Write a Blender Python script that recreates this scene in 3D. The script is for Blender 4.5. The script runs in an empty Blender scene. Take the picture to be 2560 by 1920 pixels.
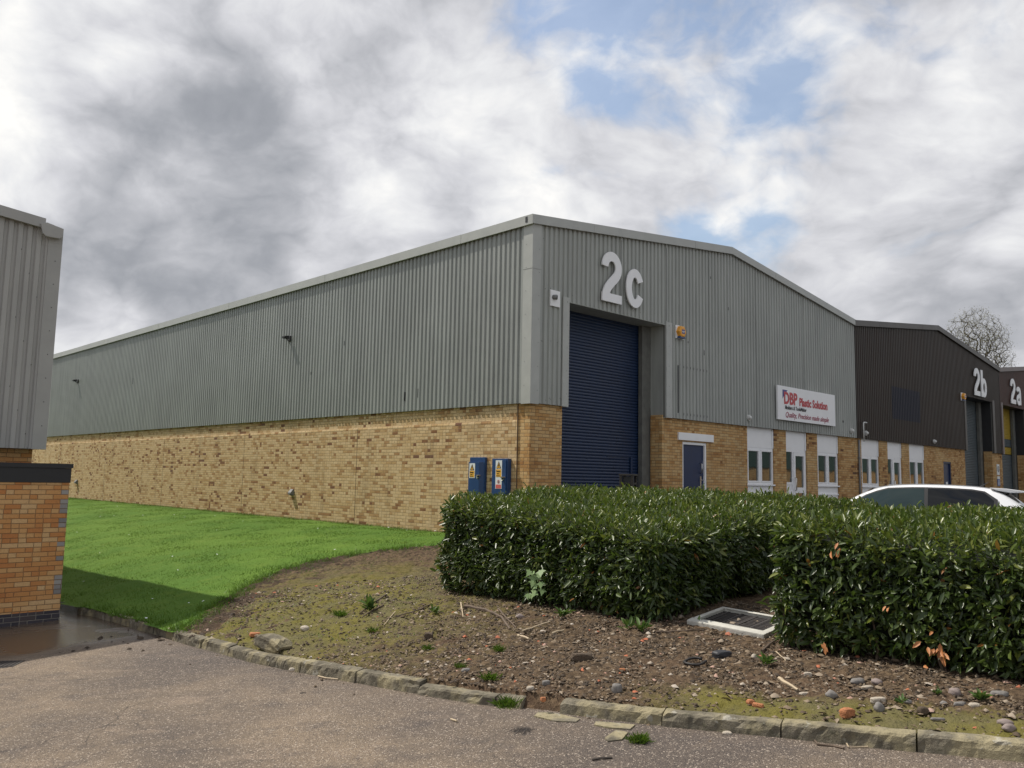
import bpy, bmesh, math, random
import numpy as np
from mathutils import Vector, Matrix
random.seed(7); rng = np.random.default_rng(11)
S = bpy.context.scene
COL = S.collection
R = math.radians

# ------------------------------------------------------------------ camera model (metres, eye at z = 0)
FPX, PITCH, ROLL, PSI = 2116.17, .1114, .0195, .8014
cx, cy = .3952, 18.044                                    # front corner of the grey warehouse
fw = np.array([0, math.cos(PITCH), math.sin(PITCH)]); u0 = np.array([0, -math.sin(PITCH), math.cos(PITCH)]); r0 = np.array([1., 0, 0])
RT = math.cos(ROLL) * r0 + math.sin(ROLL) * u0; UP = -math.sin(ROLL) * r0 + math.cos(ROLL) * u0
U = np.array([math.sin(PSI), math.cos(PSI), 0]); V = np.array([-math.cos(PSI), math.sin(PSI), 0]); CW = np.array([cx, cy, 0])
ANG = math.pi / 2 - PSI
LC = np.array([-7.15, 13.85, 0])                          # right front corner of the left building
def ray(x, y): return fw + RT * (x - 1280) / FPX + UP * (960 - y) / FPX
def W(u, v, z=0.): p = CW + u * U + v * V; return (p[0], p[1], z)

# ------------------------------------------------------------------ terrain
KERB = np.array([(-7.2, 14.45), (-6.72, 14.09), (-5.5, 12.75), (-4.42, 11.55), (-3.7, 10.75), (-2.956, 9.978), (-2.153, 9.281), (-.978, 8.302), (-.25, 7.76),
                 (.357, 7.395), (1.082, 6.958), (1.9, 6.54), (2.687, 6.12), (3.394, 5.766), (6., 4.5), (12., 1.6), (30., -7.)])
FAR = np.array([KERB[0] + V[:2] * 40])
KLINE = np.vstack([FAR, KERB])
def road_z(x): return -1.974 + .0564 * np.clip(x, -12, 9)
def kdist(x, y):
    x = np.asarray(x, float); y = np.asarray(y, float)
    best = np.full(x.shape, 1e9)
    for (ax, ay), (bx, by) in zip(KLINE[:-1], KLINE[1:]):
        dx, dy = bx - ax, by - ay
        t = np.clip(((x - ax) * dx + (y - ay) * dy) / (dx * dx + dy * dy), 0, 1)
        best = np.minimum(best, np.hypot(x - ax - t * dx, y - ay - t * dy))
    return best
def wob(x, y):
    return (np.sin(x * 1.7 + 1.3 * np.sin(y * 1.1)) + np.sin(y * 2.3 + x * .7 + 2) + .6 * np.sin(x * 4.1 - y * 3.3) + .4 * np.sin(x * 7.3 + y * 6.1 + 1)) / 3
def terr(x, y):
    x = np.asarray(x, float); y = np.asarray(y, float)
    d = kdist(x, y); rz = road_z(x) + .10
    u = (x - cx) * U[0] + (y - cy) * U[1]
    tgt = -1.27 - .2 * np.clip(u + .3, 0, 1)
    t = np.clip(d / 7., 0, 1); g = 1 - (1 - t) ** 1.35
    return rz + (tgt - rz) * g + .025 * wob(x, y) * np.clip(d * 2, 0, 1) * np.clip(3 * (1 - t), 0, 1)
def at(px, py, road=False):
    d = ray(px, py); lo, hi = 1.0, 60.0
    f = (lambda t: d[2] * t - (road_z(d[0] * t) if road else float(terr(d[0] * t, d[1] * t))))
    n = 200; prev = lo
    for i in range(1, n + 1):
        t = lo + (hi - lo) * i / n
        if f(t) < 0:
            a, b = prev, t
            for _ in range(40):
                m = (a + b) / 2
                if f(m) < 0: b = m
                else: a = m
            p = d * a; return Vector((p[0], p[1], p[2]))
        prev = t
    p = d * hi; return Vector(p)

# ------------------------------------------------------------------ helpers
class MB:
    def __init__(s): s.v = []; s.f = []
    def quad(s, *p):
        n = len(s.v); s.v += [tuple(q) for q in p]; s.f.append(tuple(range(n, n + len(p))))
    def box(s, x0, x1, y0, y1, z0, z1):
        n = len(s.v)
        s.v += [(x0, y0, z0), (x1, y0, z0), (x1, y1, z0), (x0, y1, z0), (x0, y0, z1), (x1, y0, z1), (x1, y1, z1), (x0, y1, z1)]
        s.f += [tuple(n + i for i in q) for q in ((0, 3, 2, 1), (4, 5, 6, 7), (0, 1, 5, 4), (1, 2, 6, 5), (2, 3, 7, 6), (3, 0, 4, 7))]
    def prism(s, pts, axis, a, b):
        """extrude a closed outline along axis ('x','y','z') from a to b; outline gives the two other coordinates in order"""
        def mk(p, t): return {'x': (t, p[0], p[1]), 'y': (p[0], t, p[1]), 'z': (p[0], p[1], t)}[axis]
        n = len(s.v); k = len(pts)
        s.v += [mk(p, a) for p in pts] + [mk(p, b) for p in pts]
        s.f += [tuple(n + i for i in range(k)), tuple(n + k + i for i in reversed(range(k)))]
        for i in range(k): j = (i + 1) % k; s.f.append((n + i, n + k + i, n + k + j, n + j))
    def tube(s, pts, r, seg=8, cap=True):
        pts = [Vector(p) for p in pts]; n = len(s.v); rs = r if isinstance(r, (list, tuple)) else [r] * len(pts)
        for i, p in enumerate(pts):
            t = (pts[min(i + 1, len(pts) - 1)] - pts[max(i - 1, 0)]).normalized()
            a = t.orthogonal().normalized() if i == 0 else (pa - t * pa.dot(t)).normalized()
            pa = a; b = t.cross(a)
            for k in range(seg):
                w = 2 * math.pi * k / seg; s.v.append(tuple(p + (a * math.cos(w) + b * math.sin(w)) * rs[i]))
        for i in range(len(pts) - 1):
            for k in range(seg):
                k2 = (k + 1) % seg; s.f.append((n + i * seg + k, n + i * seg + k2, n + (i + 1) * seg + k2, n + (i + 1) * seg + k))
        if cap:
            s.f.append(tuple(n + k for k in reversed(range(seg)))); m = n + (len(pts) - 1) * seg; s.f.append(tuple(m + k for k in range(seg)))
    def build(s, name, mat, parent=None, smooth=False, off=(0, 0, 0), bevel=0, fix=True):
        me = bpy.data.meshes.new(name)
        me.from_pydata([(a + off[0], b + off[1], c + off[2]) for a, b, c in s.v], [], s.f); me.update()
        if fix:
            bm = bmesh.new(); bm.from_mesh(me); bmesh.ops.recalc_face_normals(bm, faces=bm.faces)
            if bevel:
                bmesh.ops.remove_doubles(bm, verts=bm.verts, dist=1e-5)
                bmesh.ops.bevel(bm, geom=[e for e in bm.edges if len(e.link_faces) == 2 and e.calc_face_angle(0) > .6], offset=bevel, segments=2, affect='EDGES', profile=.7)
            bm.to_mesh(me); bm.free()
        o = bpy.data.objects.new(name, me); COL.objects.link(o)
        me.materials.append(mat)
        if smooth: me.polygons.foreach_set('use_smooth', [True] * len(me.polygons))
        if parent: o.parent = parent
        return o
def fast_mesh(name, verts, faces, mat, parent=None, tint=None, smooth=False):
    """numpy verts (n,3), faces (m,k)"""
    me = bpy.data.meshes.new(name); n, (m, k) = len(verts), faces.shape
    me.vertices.add(n); me.vertices.foreach_set('co', np.ascontiguousarray(verts, dtype=np.float32).ravel())
    me.loops.add(m * k); me.loops.foreach_set('vertex_index', np.ascontiguousarray(faces, dtype=np.int32).ravel())
    me.polygons.add(m); me.polygons.foreach_set('loop_start', np.arange(m, dtype=np.int32) * k)
    me.update(calc_edges=True)
    if tint is not None:
        a = me.attributes.new('tint', 'FLOAT', 'POINT'); a.data.foreach_set('value', np.ascontiguousarray(tint, dtype=np.float32))
    if smooth: me.polygons.foreach_set('use_smooth', np.ones(m, dtype=bool))
    me.materials.append(mat); o = bpy.data.objects.new(name, me); COL.objects.link(o)
    if parent: o.parent = parent
    return o
def tag(o, label=None, cat=None, group=None, kind=None):
    if label: o['label'] = label
    if cat: o['category'] = cat
    if group: o['group'] = group
    if kind: o['kind'] = kind
    return o
def empty(name, loc, rz=0, label=None, cat=None, group=None):
    o = bpy.data.objects.new(name, None); COL.objects.link(o); o.empty_display_size = .3
    o.location = loc; o.rotation_euler = (0, 0, rz); return tag(o, label, cat, group)
def copy_tree(o, parent=None):
    c = o.copy(); COL.objects.link(c); c.parent = parent
    for ch in list(o.children): copy_tree(ch, c)
    return c

# ------------------------------------------------------------------ materials
class N:
    """little node builder"""
    def __init__(s, name):
        s.m = bpy.data.materials.new(name); s.m.use_nodes = True; s.t = s.m.node_tree
        s.b = s.t.nodes['Principled BSDF']
    def n(s, typ, ins=None, **kw):
        x = s.t.nodes.new(typ)
        for k, v in kw.items(): setattr(x, k, v)
        for k, v in (ins or {}).items():
            if isinstance(v, bpy.types.NodeSocket): s.t.links.new(v, x.inputs[k])
            else: x.inputs[k].default_value = v
        return x
    def math(s, op, a, b=0., c=0., clamp=False): return s.n('ShaderNodeMath', {0: a, 1: b, 2: c}, operation=op, use_clamp=clamp).outputs[0]
    def mix(s, f, a, b, blend='MIX'):
        a = (*a, 1) if isinstance(a, tuple) and len(a) == 3 else a; b = (*b, 1) if isinstance(b, tuple) and len(b) == 3 else b
        return s.n('ShaderNodeMix', {0: f, 6: a, 7: b}, data_type='RGBA', blend_type=blend, clamp_factor=True).outputs[2]
    def ramp(s, f, stops, interp='LINEAR'):
        r = s.n('ShaderNodeValToRGB', {0: f}); cr = r.color_ramp; cr.interpolation = interp
        while len(cr.elements) < len(stops): cr.elements.new(.5)
        for e, (p, c) in zip(cr.elements, stops): e.position = p; e.color = (*c, 1) if len(c) == 3 else c
        return r.outputs[0]
    def step(s, f, lo, hi): return s.n('ShaderNodeMapRange', {0: f, 1: lo, 2: hi, 3: 0., 4: 1.}, interpolation_type='SMOOTHSTEP').outputs[0]
    def obj(s): return s.n('ShaderNodeTexCoord').outputs['Object']
    def xyz(s, v): return s.n('ShaderNodeSeparateXYZ', {0: v}).outputs
    def comb(s, x, y, z=0.): return s.n('ShaderNodeCombineXYZ', {0: x, 1: y, 2: z}).outputs[0]
    def scale(s, v, k): return s.n('ShaderNodeMapping', {0: v, 3: k}).outputs[0]
    def noise(s, v, sc, det=4., rough=.55): return s.n('ShaderNodeTexNoise', {'Vector': v, 'Scale': sc, 'Detail': det, 'Roughness': rough}).outputs[0]
    def white(s, v): return s.n('ShaderNodeTexWhiteNoise', {0: v}, noise_dimensions='3D').outputs[0]
    def bump(s, h, dist=.01, st=1.): s.t.links.new(s.n('ShaderNodeBump', {'Height': h, 'Distance': dist, 'Strength': st}).outputs[0], s.b.inputs['Normal'])
    def set(s, col=None, rough=None, metal=None, spec=None, **kw):
        for k, v in (('Base Color', col), ('Roughness', rough), ('Metallic', metal), ('Specular IOR Level', spec), *kw.items()):
            if v is None: continue
            if isinstance(v, bpy.types.NodeSocket): s.t.links.new(v, s.b.inputs[k])
            else: s.b.inputs[k].default_value = (*v, 1) if isinstance(v, tuple) and len(v) == 3 else v
        return s.m
def plain(name, col, rough=.6, metal=0., var=.12, sc=6., spec=.5, bump=0.):
    n = N(name); o = n.obj(); f = n.noise(o, sc, 5.)
    c = n.mix(n.math('MULTIPLY', n.math('SUBTRACT', f, .35), 1.6, clamp=True), tuple(k * (1 - var) for k in col), tuple(min(1, k * (1 + var)) for k in col))
    if bump: n.bump(n.noise(o, sc * 4, 6.), bump)
    return n.set(c, n.math('ADD', n.math('MULTIPLY', f, .2), rough - .1), metal, spec)
def cladding(name, col, streak=.16, spec=.45):
    n = N(name); o = n.obj()
    st = n.noise(n.scale(o, (3., 3., .18)), 2.2, 6., .65); bl = n.noise(o, .55, 4.); sp = n.noise(o, 55., 2.)
    f = n.math('ADD', n.math('MULTIPLY', st, .75), n.math('MULTIPLY', bl, .45))
    c = n.mix(n.step(f, .38, .82), tuple(k * (1 - streak) for k in col), tuple(k * (1 + streak) for k in col))
    run = n.noise(n.scale(o, (9., 9., .22)), 1.5, 5., .7); c = n.mix(n.math('MULTIPLY', n.step(run, .56, .72), .30), c, tuple(k * .55 for k in col))
    sheet = n.math('FLOOR', n.math('DIVIDE', n.math('ADD', n.xyz(o)[0], n.xyz(o)[1]), .936))
    c = n.mix(n.math('MULTIPLY', n.white(n.comb(sheet, 3.)), .10), c, tuple(k * .72 for k in col))
    c = n.mix(n.math('MULTIPLY', n.step(sp, .70, .78), .35), c, tuple(k * .45 for k in col))
    return n.set(c, n.math('ADD', n.math('MULTIPLY', st, .25), .38), 0., spec)
def brick(name, stops, mortar, cluster=.35, gray_edge=None, mortar_vis=.85, hue_noise=1.):
    n = N(name); o = n.obj(); x, y, z = n.xyz(o)
    s = n.math('ADD', x, y)
    rv = n.math('DIVIDE', z, .075); row = n.math('FLOOR', rv); fv = n.math('FRACT', rv)
    half = n.math('MULTIPLY', n.math('FLOORED_MODULO', row, 2.), .5)
    cv = n.math('ADD', n.math('ADD', n.math('DIVIDE', s, .225), half), n.math('MULTIPLY', n.white(n.comb(row, 9.1)), .07))
    col = n.math('FLOOR', cv); fu = n.math('FRACT', cv)
    # some stretchers are really two headers
    hd = n.math('GREATER_THAN', n.white(n.comb(row, col, 5.)), .72)
    fu2 = n.math('FRACT', n.math('MULTIPLY', fu, 2.)); hid = n.math('FLOOR', n.math('MULTIPLY', fu, 2.))
    fuu = n.math('ADD', n.math('MULTIPLY', fu, n.math('SUBTRACT', 1., hd)), n.math('MULTIPLY', fu2, hd))
    wid = n.math('ADD', n.math('MULTIPLY', n.math('SUBTRACT', 1., hd), .225), n.math('MULTIPLY', hd, .1125))
    eu = n.math('MULTIPLY', n.math('SUBTRACT', .5, n.math('ABSOLUTE', n.math('SUBTRACT', fuu, .5))), wid)
    ev = n.math('MULTIPLY', n.math('SUBTRACT', .5, n.math('ABSOLUTE', n.math('SUBTRACT', fv, .5))), .075)
    edge = n.math('ADD', n.math('MINIMUM', eu, ev), n.math('MULTIPLY', n.math('SUBTRACT', n.noise(o, 45., 3.), .5), .006))
    inside = n.step(edge, .0025, .0075)
    rid = n.white(n.comb(row, col, n.math('MULTIPLY', hid, hd)))
    cl = n.noise(n.comb(s, n.math('MULTIPLY', z, 1.6)), .55, 3., .6)
    k = n.math('ADD', n.math('MULTIPLY', rid, 1 - cluster), n.math('MULTIPLY', n.step(cl, .3, .72), cluster), clamp=True)
    c = n.ramp(k, stops)
    inner = n.noise(o, 26., 4.); c = n.mix(n.math('MULTIPLY', n.math('ABSOLUTE', n.math('SUBTRACT', inner, .5)), 1.3 * hue_noise), c, tuple(v * .55 for v in stops[-1][1]))
    if gray_edge is not None:
        g = n.math('MULTIPLY', n.math('GREATER_THAN', x, gray_edge), n.math('GREATER_THAN', n.white(n.comb(row, 2.2)), .52))
        c = n.mix(g, c, n.mix(n.white(n.comb(row, 7.)), (.22, .205, .20), (.36, .335, .31)))
    dirt = n.noise(n.scale(o, (1.2, 1.2, .35)), 1.6, 5.)
    c = n.mix(n.math('MULTIPLY', n.step(dirt, .5, .75), .28), c, (.12, .085, .055))
    mc = n.mix(n.noise(o, 9., 3.), tuple(v * .75 for v in mortar), mortar)
    c = n.mix(inside, n.mix(mortar_vis, c, mc), c)
    n.bump(n.math('ADD', n.math('MULTIPLY', inside, 1.), n.math('MULTIPLY', inner, .35)), .006, 1.)
    return n.set(c, .88, 0., .25)
M = {}
M['clad_grey'] = cladding('grey_cladding_paint', (.335, .348, .325))
M['clad_side'] = cladding('darker_grey_cladding_paint', (.285, .30, .285))  # side wall sheets, a darker grey than the front cladding
M['clad_left'] = cladding('warm_grey_cladding_paint', (.36, .355, .335), .12)
M['flash_grey'] = plain('grey_flashing_paint', (.42, .43, .405), .45, var=.1, sc=2.5)
M['flash_left'] = plain('warm_grey_flashing_paint', (.37, .365, .345), .45, var=.1, sc=2.5)
M['clad_brown'] = cladding('dark_brown_cladding_paint', (.046, .035, .028), .2, .22)
M['flash_brown'] = plain('brown_grey_flashing_paint', (.088, .078, .07), .5, var=.15, sc=2.)
M['clad_green'] = cladding('dark_green_cladding_paint', (.05, .085, .07), .2)
M['clad_red'] = cladding('red_brown_cladding_paint', (.078, .042, .034), .2, .22)
M['flash_red'] = plain('faded_red_brown_flashing', (.18, .14, .132), .5, var=.15, sc=2.)
buff = [(0., (.62, .44, .22)), (.28, (.59, .39, .18)), (.5, (.55, .335, .14)), (.68, (.47, .265, .10)), (.84, (.36, .18, .065)), (.9, (.185, .085, .036)), (1., (.13, .07, .05))]
M['brick_buff'] = brick('buff_brick', buff, (.235, .165, .095), .42)
buff2 = [(0., (.67, .50, .29)), (.36, (.64, .465, .255)), (.60, (.58, .405, .205)), (.76, (.49, .315, .145)), (.88, (.355, .195, .085)), (.9, (.23, .11, .05)), (1., (.17, .09, .065))]
M['brick_side'] = brick('paler_buff_brick', buff2, (.28, .19, .105), .16)  # long side wall, paler and less orange than the front brick
M['brick_left'] = brick('orange_brick', [(0., (.66, .45, .235)), (.3, (.64, .38, .165)), (.55, (.58, .28, .10)), (.8, (.52, .215, .075)), (1., (.46, .185, .065))], (.24, .14, .075), .3, gray_edge=-.115, mortar_vis=.75)
M['brick_blue'] = brick('blue_engineering_brick', [(0., (.045, .043, .055)), (.6, (.07, .062, .072)), (1., (.10, .075, .065))], (.26, .235, .20), .3, mortar_vis=1.)
M['black'] = plain('black_trim', (.022, .022, .024), .55, var=.25)
M['white'] = plain('white_paint', (.86, .86, .865), .45, var=.04, sc=3.)
M['upvc'] = plain('white_frame_plastic', (.84, .845, .86), .3, var=.02)
M['blue_door'] = plain('dark_blue_door_paint', (.011, .027, .085), .4, var=.15)
M['blue_shutter'] = plain('blue_shutter_paint', (.008, .023, .066), .42, var=.18, sc=1.5)
M['grey_shutter'] = plain('blue_grey_shutter_paint', (.095, .115, .125), .5, var=.18, sc=1.5)
M['yellow_shutter'] = plain('yellow_shutter_paint', (.42, .29, .03), .5, var=.15)
M['concrete'] = plain('grey_concrete', (.155, .155, .14), .85, var=.28, sc=4., bump=.004)
M['roof'] = plain('roof_sheet', (.25, .25, .24), .6)
M['cabinet'] = plain('blue_cabinet_plastic', (.020, .062, .17), .4, var=.12)
M['label_white'] = plain('white_label', (.72, .75, .75), .4, var=.03)
M['label_yellow'] = plain('amber_label', (.75, .42, .07), .4, var=.03)
M['label_red'] = plain('red_label', (.62, .14, .13), .4, var=.05)
M['label_blue'] = plain('blue_label', (.03, .10, .33), .4, var=.05)
M['ink'] = plain('black_ink', (.02, .02, .022), .5, var=.05)
M['alarm'] = plain('amber_alarm_plastic', (.80, .36, .035), .35, var=.05)
M['sign_red'] = plain('crimson_lettering', (.50, .045, .055), .4, var=.05)
M['sign_navy'] = plain('navy_emblem', (.055, .05, .22), .4, var=.05)
M['sign_purple'] = plain('maroon_script', (.34, .035, .075), .4, var=.05)
M['joint_grey'] = plain('grey_sheet_lap', (.16, .165, .155), .7)
M['joint'] = plain('brown_joint_sealant', (.16, .11, .07), .9)
M['steel'] = plain('brushed_steel', (.60, .58, .55), .3, 1., var=.05)
M['grey_plastic'] = plain('grey_plastic', (.20, .20, .20), .5, var=.1)
M['pale_lamp'] = plain('pale_lamp_plastic', (.62, .62, .60), .35, var=.04)
def glass(name, col, rough=.02):
    n = N(name); n.bump(n.noise(n.obj(), 1.3, 2.), .004); return n.set(col, rough, 0., .75, **{'IOR': 1.52, 'Coat Weight': .6, 'Coat Roughness': .02})
M['glass'] = glass('window_glass', (.020, .030, .028))
M['car_glass'] = glass('tinted_car_glass', (.004, .005, .006)); M['car_glass_clear'] = glass('pale_car_glass', (.018, .034, .036))
for k_ in ('car_glass', 'car_glass_clear'): b_ = M[k_].node_tree.nodes['Principled BSDF']; b_.inputs['Coat Weight'].default_value = 0.; b_.inputs['Specular IOR Level'].default_value = .4
n = N('white_car_paint'); M['car'] = n.set((.80, .80, .81), .22, 0., .5, **{'Coat Weight': 1., 'Coat Roughness': .03})

def ground_mats():
    # ---- road
    n = N('worn_tarmac'); o = n.obj(); x, y, z = n.xyz(o)
    big = n.noise(o, .42, 5., .6); mid = n.noise(n.scale(o, (1., 2.2, 1.)), 1.5, 5., .6)
    sp = n.n('ShaderNodeTexVoronoi', {'Vector': o, 'Scale': 95.}).outputs
    chip = n.white(n.scale(n.n('ShaderNodeTexVoronoi', {'Vector': o, 'Scale': 95.}).outputs['Position'], (97., 89., 83.)))
    base = n.mix(n.step(big, .36, .64), (.102, .081, .066), (.248, .187, .127))
    base = n.mix(n.math('MULTIPLY', n.step(mid, .52, .72), .6), base, (.31, .235, .17))
    base = n.mix(n.math('MULTIPLY', n.step(n.noise(o, 2.7, 6., .7), .5, .7), .6), base, (.062, .053, .051))
    kb = n.n('ShaderNodeAttribute', attribute_name='tint').outputs['Fac']
    kb = n.math('MULTIPLY', n.math('POWER', kb, 1.3), n.math('ADD', .45, n.math('MULTIPLY', mid, .8)), clamp=True)
    base = n.mix(n.math('MULTIPLY', kb, .75), base, (.070, .058, .056))
    crk = n.n('ShaderNodeTexVoronoi', {'Vector': n.n('ShaderNodeVectorMath', {0: o, 1: n.n('ShaderNodeVectorMath', {0: n.n('ShaderNodeTexNoise', {'Vector': o, 'Scale': 1.7, 'Detail': 6.}).outputs[1], 3: .9}, operation='SCALE').outputs[0]}, operation='ADD').outputs[0], 'Scale': .42}, feature='DISTANCE_TO_EDGE').outputs['Distance']
    ck = n.math('MULTIPLY', n.math('LESS_THAN', crk, .0035), n.step(n.noise(o, .6, 3.), .50, .60))
    c = n.mix(n.math('MULTIPLY', n.step(chip, .35, .75), .30), base, (.25, .195, .15))
    c = n.mix(n.math('MULTIPLY', n.math('GREATER_THAN', chip, .935), .62), c, (.52, .44, .36))
    c = n.mix(n.math('MULTIPLY', n.math('LESS_THAN', chip, .22), .5), c, (.060, .050, .046))
    c = n.mix(n.math('MULTIPLY', ck, .6), c, (.03, .025, .023))
    # wet, silty strip along the foot of the left building and dark damp band along the kerb
    du = n.math('ADD', n.math('MULTIPLY', n.math('SUBTRACT', x, float(LC[0])), float(U[0])), n.math('MULTIPLY', n.math('SUBTRACT', y, float(LC[1])), float(U[1])))
    dv = n.math('ADD', n.math('MULTIPLY', n.math('SUBTRACT', x, float(LC[0])), float(V[0])), n.math('MULTIPLY', n.math('SUBTRACT', y, float(LC[1])), float(V[1])))
    wn = n.math('ADD', dv, n.math('MULTIPLY', n.math('SUBTRACT', n.noise(o, 1.1, 4.), .5), 1.6))
    wet = n.math('MULTIPLY', n.step(wn, -3.4, -2.5), n.step(n.math('ADD', du, n.math('MULTIPLY', n.noise(o, .9, 4.), 1.2)), 2.6, 1.2))
    wet2 = n.math('MULTIPLY', wet, n.step(n.noise(n.scale(o, (.6, 1., 1.)), .8, 4.), .32, .5))
    silt = n.mix(n.noise(o, 2., 4.), (.072, .055, .042), (.125, .095, .07))
    c = n.mix(n.math('MULTIPLY', wet, .88), c, silt)
    n.bump(n.math('ADD', n.math('MULTIPLY', sp['Distance'], n.math('SUBTRACT', -1., n.math('MULTIPLY', wet, -.9))), n.math('MULTIPLY', n.noise(o, 3., 5.), n.math('SUBTRACT', .6, n.math('MULTIPLY', wet, .5)))), .012, .9)
    rough = n.math('SUBTRACT', .80, n.math('MULTIPLY', wet2, .66))
    M['road'] = n.set(c, rough, 0., .4)
    # ---- bed
    n = N('stony_soil'); o = n.obj(); x, y, z = n.xyz(o)
    f1 = n.noise(o, 14., 6., .7); f2 = n.noise(o, 1.1, 5., .6); f3 = n.noise(o, 48., 3., .6)
    c = n.mix(n.step(f1, .35, .68), (.040, .028, .019), (.165, .115, .070))
    c = n.mix(n.math('MULTIPLY', n.step(f2, .45, .65), .4), c, (.125, .078, .050))
    c = n.mix(n.math('MULTIPLY', n.step(f3, .60, .70), .5), c, (.30, .225, .145))
    att = n.n('ShaderNodeAttribute', attribute_name='tint').outputs['Fac']           # moss cover
    dk = n.math('MULTIPLY', att, -1., clamp=True); att = n.math('MAXIMUM', att, 0.)
    mo = n.math('MULTIPLY', att, n.step(n.math('ADD', n.noise(o, 3.2, 7., .75), n.math('MULTIPLY', att, .20)), .47, .63))
    moss = n.mix(n.step(n.noise(o, 2.2, 4.), .35, .65), n.mix(f1, (.115, .10, .022), (.205, .185, .045)), n.mix(f1, (.085, .085, .032), (.20, .175, .085)))
    c = n.mix(n.math('MULTIPLY', mo, .9), c, moss)
    c = n.mix(n.math('MULTIPLY', n.step(n.math('ADD', dk, n.math('MULTIPLY', n.noise(o, 6., 5., .7), .6)), .55, 1.), .85), c, n.mix(f1, (.030, .022, .016), (.075, .052, .036)))
    n.bump(n.math('ADD', n.math('MULTIPLY', f1, 1.), n.math('MULTIPLY', f3, .5)), .03, 1.)
    M['soil'] = n.set(c, .95, 0., .15)
    # ---- lawn
    n = N('lawn_turf'); o = n.obj()
    a = n.noise(o, .35, 4., .6); b = n.noise(o, 2.2, 6., .7); d = n.noise(o, 30., 3.)
    c = n.mix(n.step(a, .35, .65), (.070, .145, .015), (.100, .180, .020))
    c = n.mix(n.math('MULTIPLY', n.step(b, .48, .7), .55), c, (.125, .185, .024))
    c = n.mix(n.math('MULTIPLY', n.step(d, .5, .7), .4), c, (.06, .13, .015))
    n.bump(n.math('ADD', d, n.math('MULTIPLY', b, 2.)), .03, .8)
    M['lawn'] = n.set(c, .9, 0., .2)
    def leafy(name, lo, hi, third, rough, trans, spec=.5):
        n = N(name); att = n.n('ShaderNodeAttribute', attribute_name='tint').outputs['Fac']
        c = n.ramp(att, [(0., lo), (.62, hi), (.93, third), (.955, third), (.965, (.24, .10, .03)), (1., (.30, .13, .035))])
        m = n.set(c, rough, 0., spec)
        tr = n.n('ShaderNodeBsdfTranslucent', {'Color': n.mix(.5, c, (.12, .20, .02))}); mx = n.n('ShaderNodeMixShader', {0: trans})
        n.t.links.new(n.b.outputs[0], mx.inputs[1]); n.t.links.new(tr.outputs[0], mx.inputs[2])
        n.t.links.new(mx.outputs[0], n.t.nodes['Material Output'].inputs[0]); return m
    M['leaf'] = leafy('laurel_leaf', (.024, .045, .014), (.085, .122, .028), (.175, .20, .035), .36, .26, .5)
    M['grass'] = leafy('grass_blade', (.050, .115, .012), (.098, .18, .018), (.155, .215, .032), .5, .3, .3)
    M['weed'] = leafy('weed_leaf', (.05, .105, .025), (.095, .165, .04), (.14, .21, .06), .5, .25, .35)
    M['maple'] = leafy('maple_leaf', (.17, .27, .10), (.24, .35, .15), (.28, .38, .17), .5, .3, .35)
    M['bud'] = leafy('spring_bud', (.17, .145, .07), (.25, .22, .10), (.32, .28, .13), .6, .3, .2)
    n = N('dry_leaf'); M['dead'] = n.set(n.mix(n.noise(n.obj(), 9., 3.), (.28, .085, .025), (.45, .20, .06)), .6)
    n = N('kerb_concrete'); o = n.obj(); x, y, z = n.xyz(n.n('ShaderNodeNewGeometry').outputs['Normal'])
    f = n.noise(o, 5., 6., .7); li = n.noise(o, 16., 5., .7)
    c = n.mix(n.step(f, .35, .65), (.110, .098, .074), (.225, .20, .15))
    c = n.mix(n.math('MULTIPLY', n.step(n.noise(o, 3.2, 5.), .48, .62), .75), c, (.33, .285, .175))
    c = n.mix(n.math('MULTIPLY', n.step(li, .55, .68), .5), c, (.070, .072, .042))
    c = n.mix(n.math('MULTIPLY', n.step(n.noise(o, 8., 3.), .64, .70), .55), c, (.46, .44, .38))
    n.bump(n.math('ADD', f, li), .02, 1.); M['kerb'] = n.set(c, .92, 0., .2)
    n = N('pebble'); att = n.n('ShaderNodeAttribute', attribute_name='tint').outputs['Fac']
    c = n.ramp(att, [(0., (.045, .034, .025)), (.35, (.12, .085, .055)), (.6, (.20, .15, .10)), (.8, (.30, .245, .185)), (.9, (.46, .41, .35)), (.94, (.36, .12, .065)), (1., (.42, .14, .07))])
    M['pebble'] = n.set(c, .85, 0., .3)
    M['bark'] = plain('twig_bark', (.145, .105, .075), .85, var=.35, sc=12., bump=.004)
    M['bark_dark'] = plain('tree_bark', (.075, .062, .052), .9, var=.3, sc=3.)
    M['splinter'] = plain('split_wood', (.50, .40, .27), .75, var=.2, sc=14.)
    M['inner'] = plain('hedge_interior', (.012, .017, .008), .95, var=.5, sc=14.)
    M['slate'] = plain('black_slate', (.035, .036, .042), .55, var=.3, sc=14.)
    M['chunk_orange'] = plain('orange_brick_chunk', (.50, .20, .085), .85, var=.3, sc=25., bump=.01)
    M['chunk_dark'] = plain('dirty_brick', (.115, .082, .055), .9, var=.4, sc=25., bump=.01)
    M['cobble'] = plain('pink_grey_cobble', (.27, .215, .195), .7, var=.25, sc=18., bump=.004)
    M['cobble_grey'] = plain('grey_cobble', (.22, .205, .19), .75, var=.25, sc=18., bump=.004)
    M['pale_stone'] = plain('pale_stone', (.48, .42, .34), .8, var=.25, sc=18., bump=.006)
    M['rubber'] = plain('black_rubber', (.022, .018, .016), .6, var=.3)
    M['drain_white'] = plain('weathered_white_concrete', (.56, .545, .49), .85, var=.22, sc=6., bump=.006)
    M['iron'] = plain('dark_iron', (.045, .038, .036), .7, var=.3, sc=20.)
    M['timber'] = plain('dark_timber', (.05, .042, .036), .8, var=.35, sc=12.)
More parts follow.
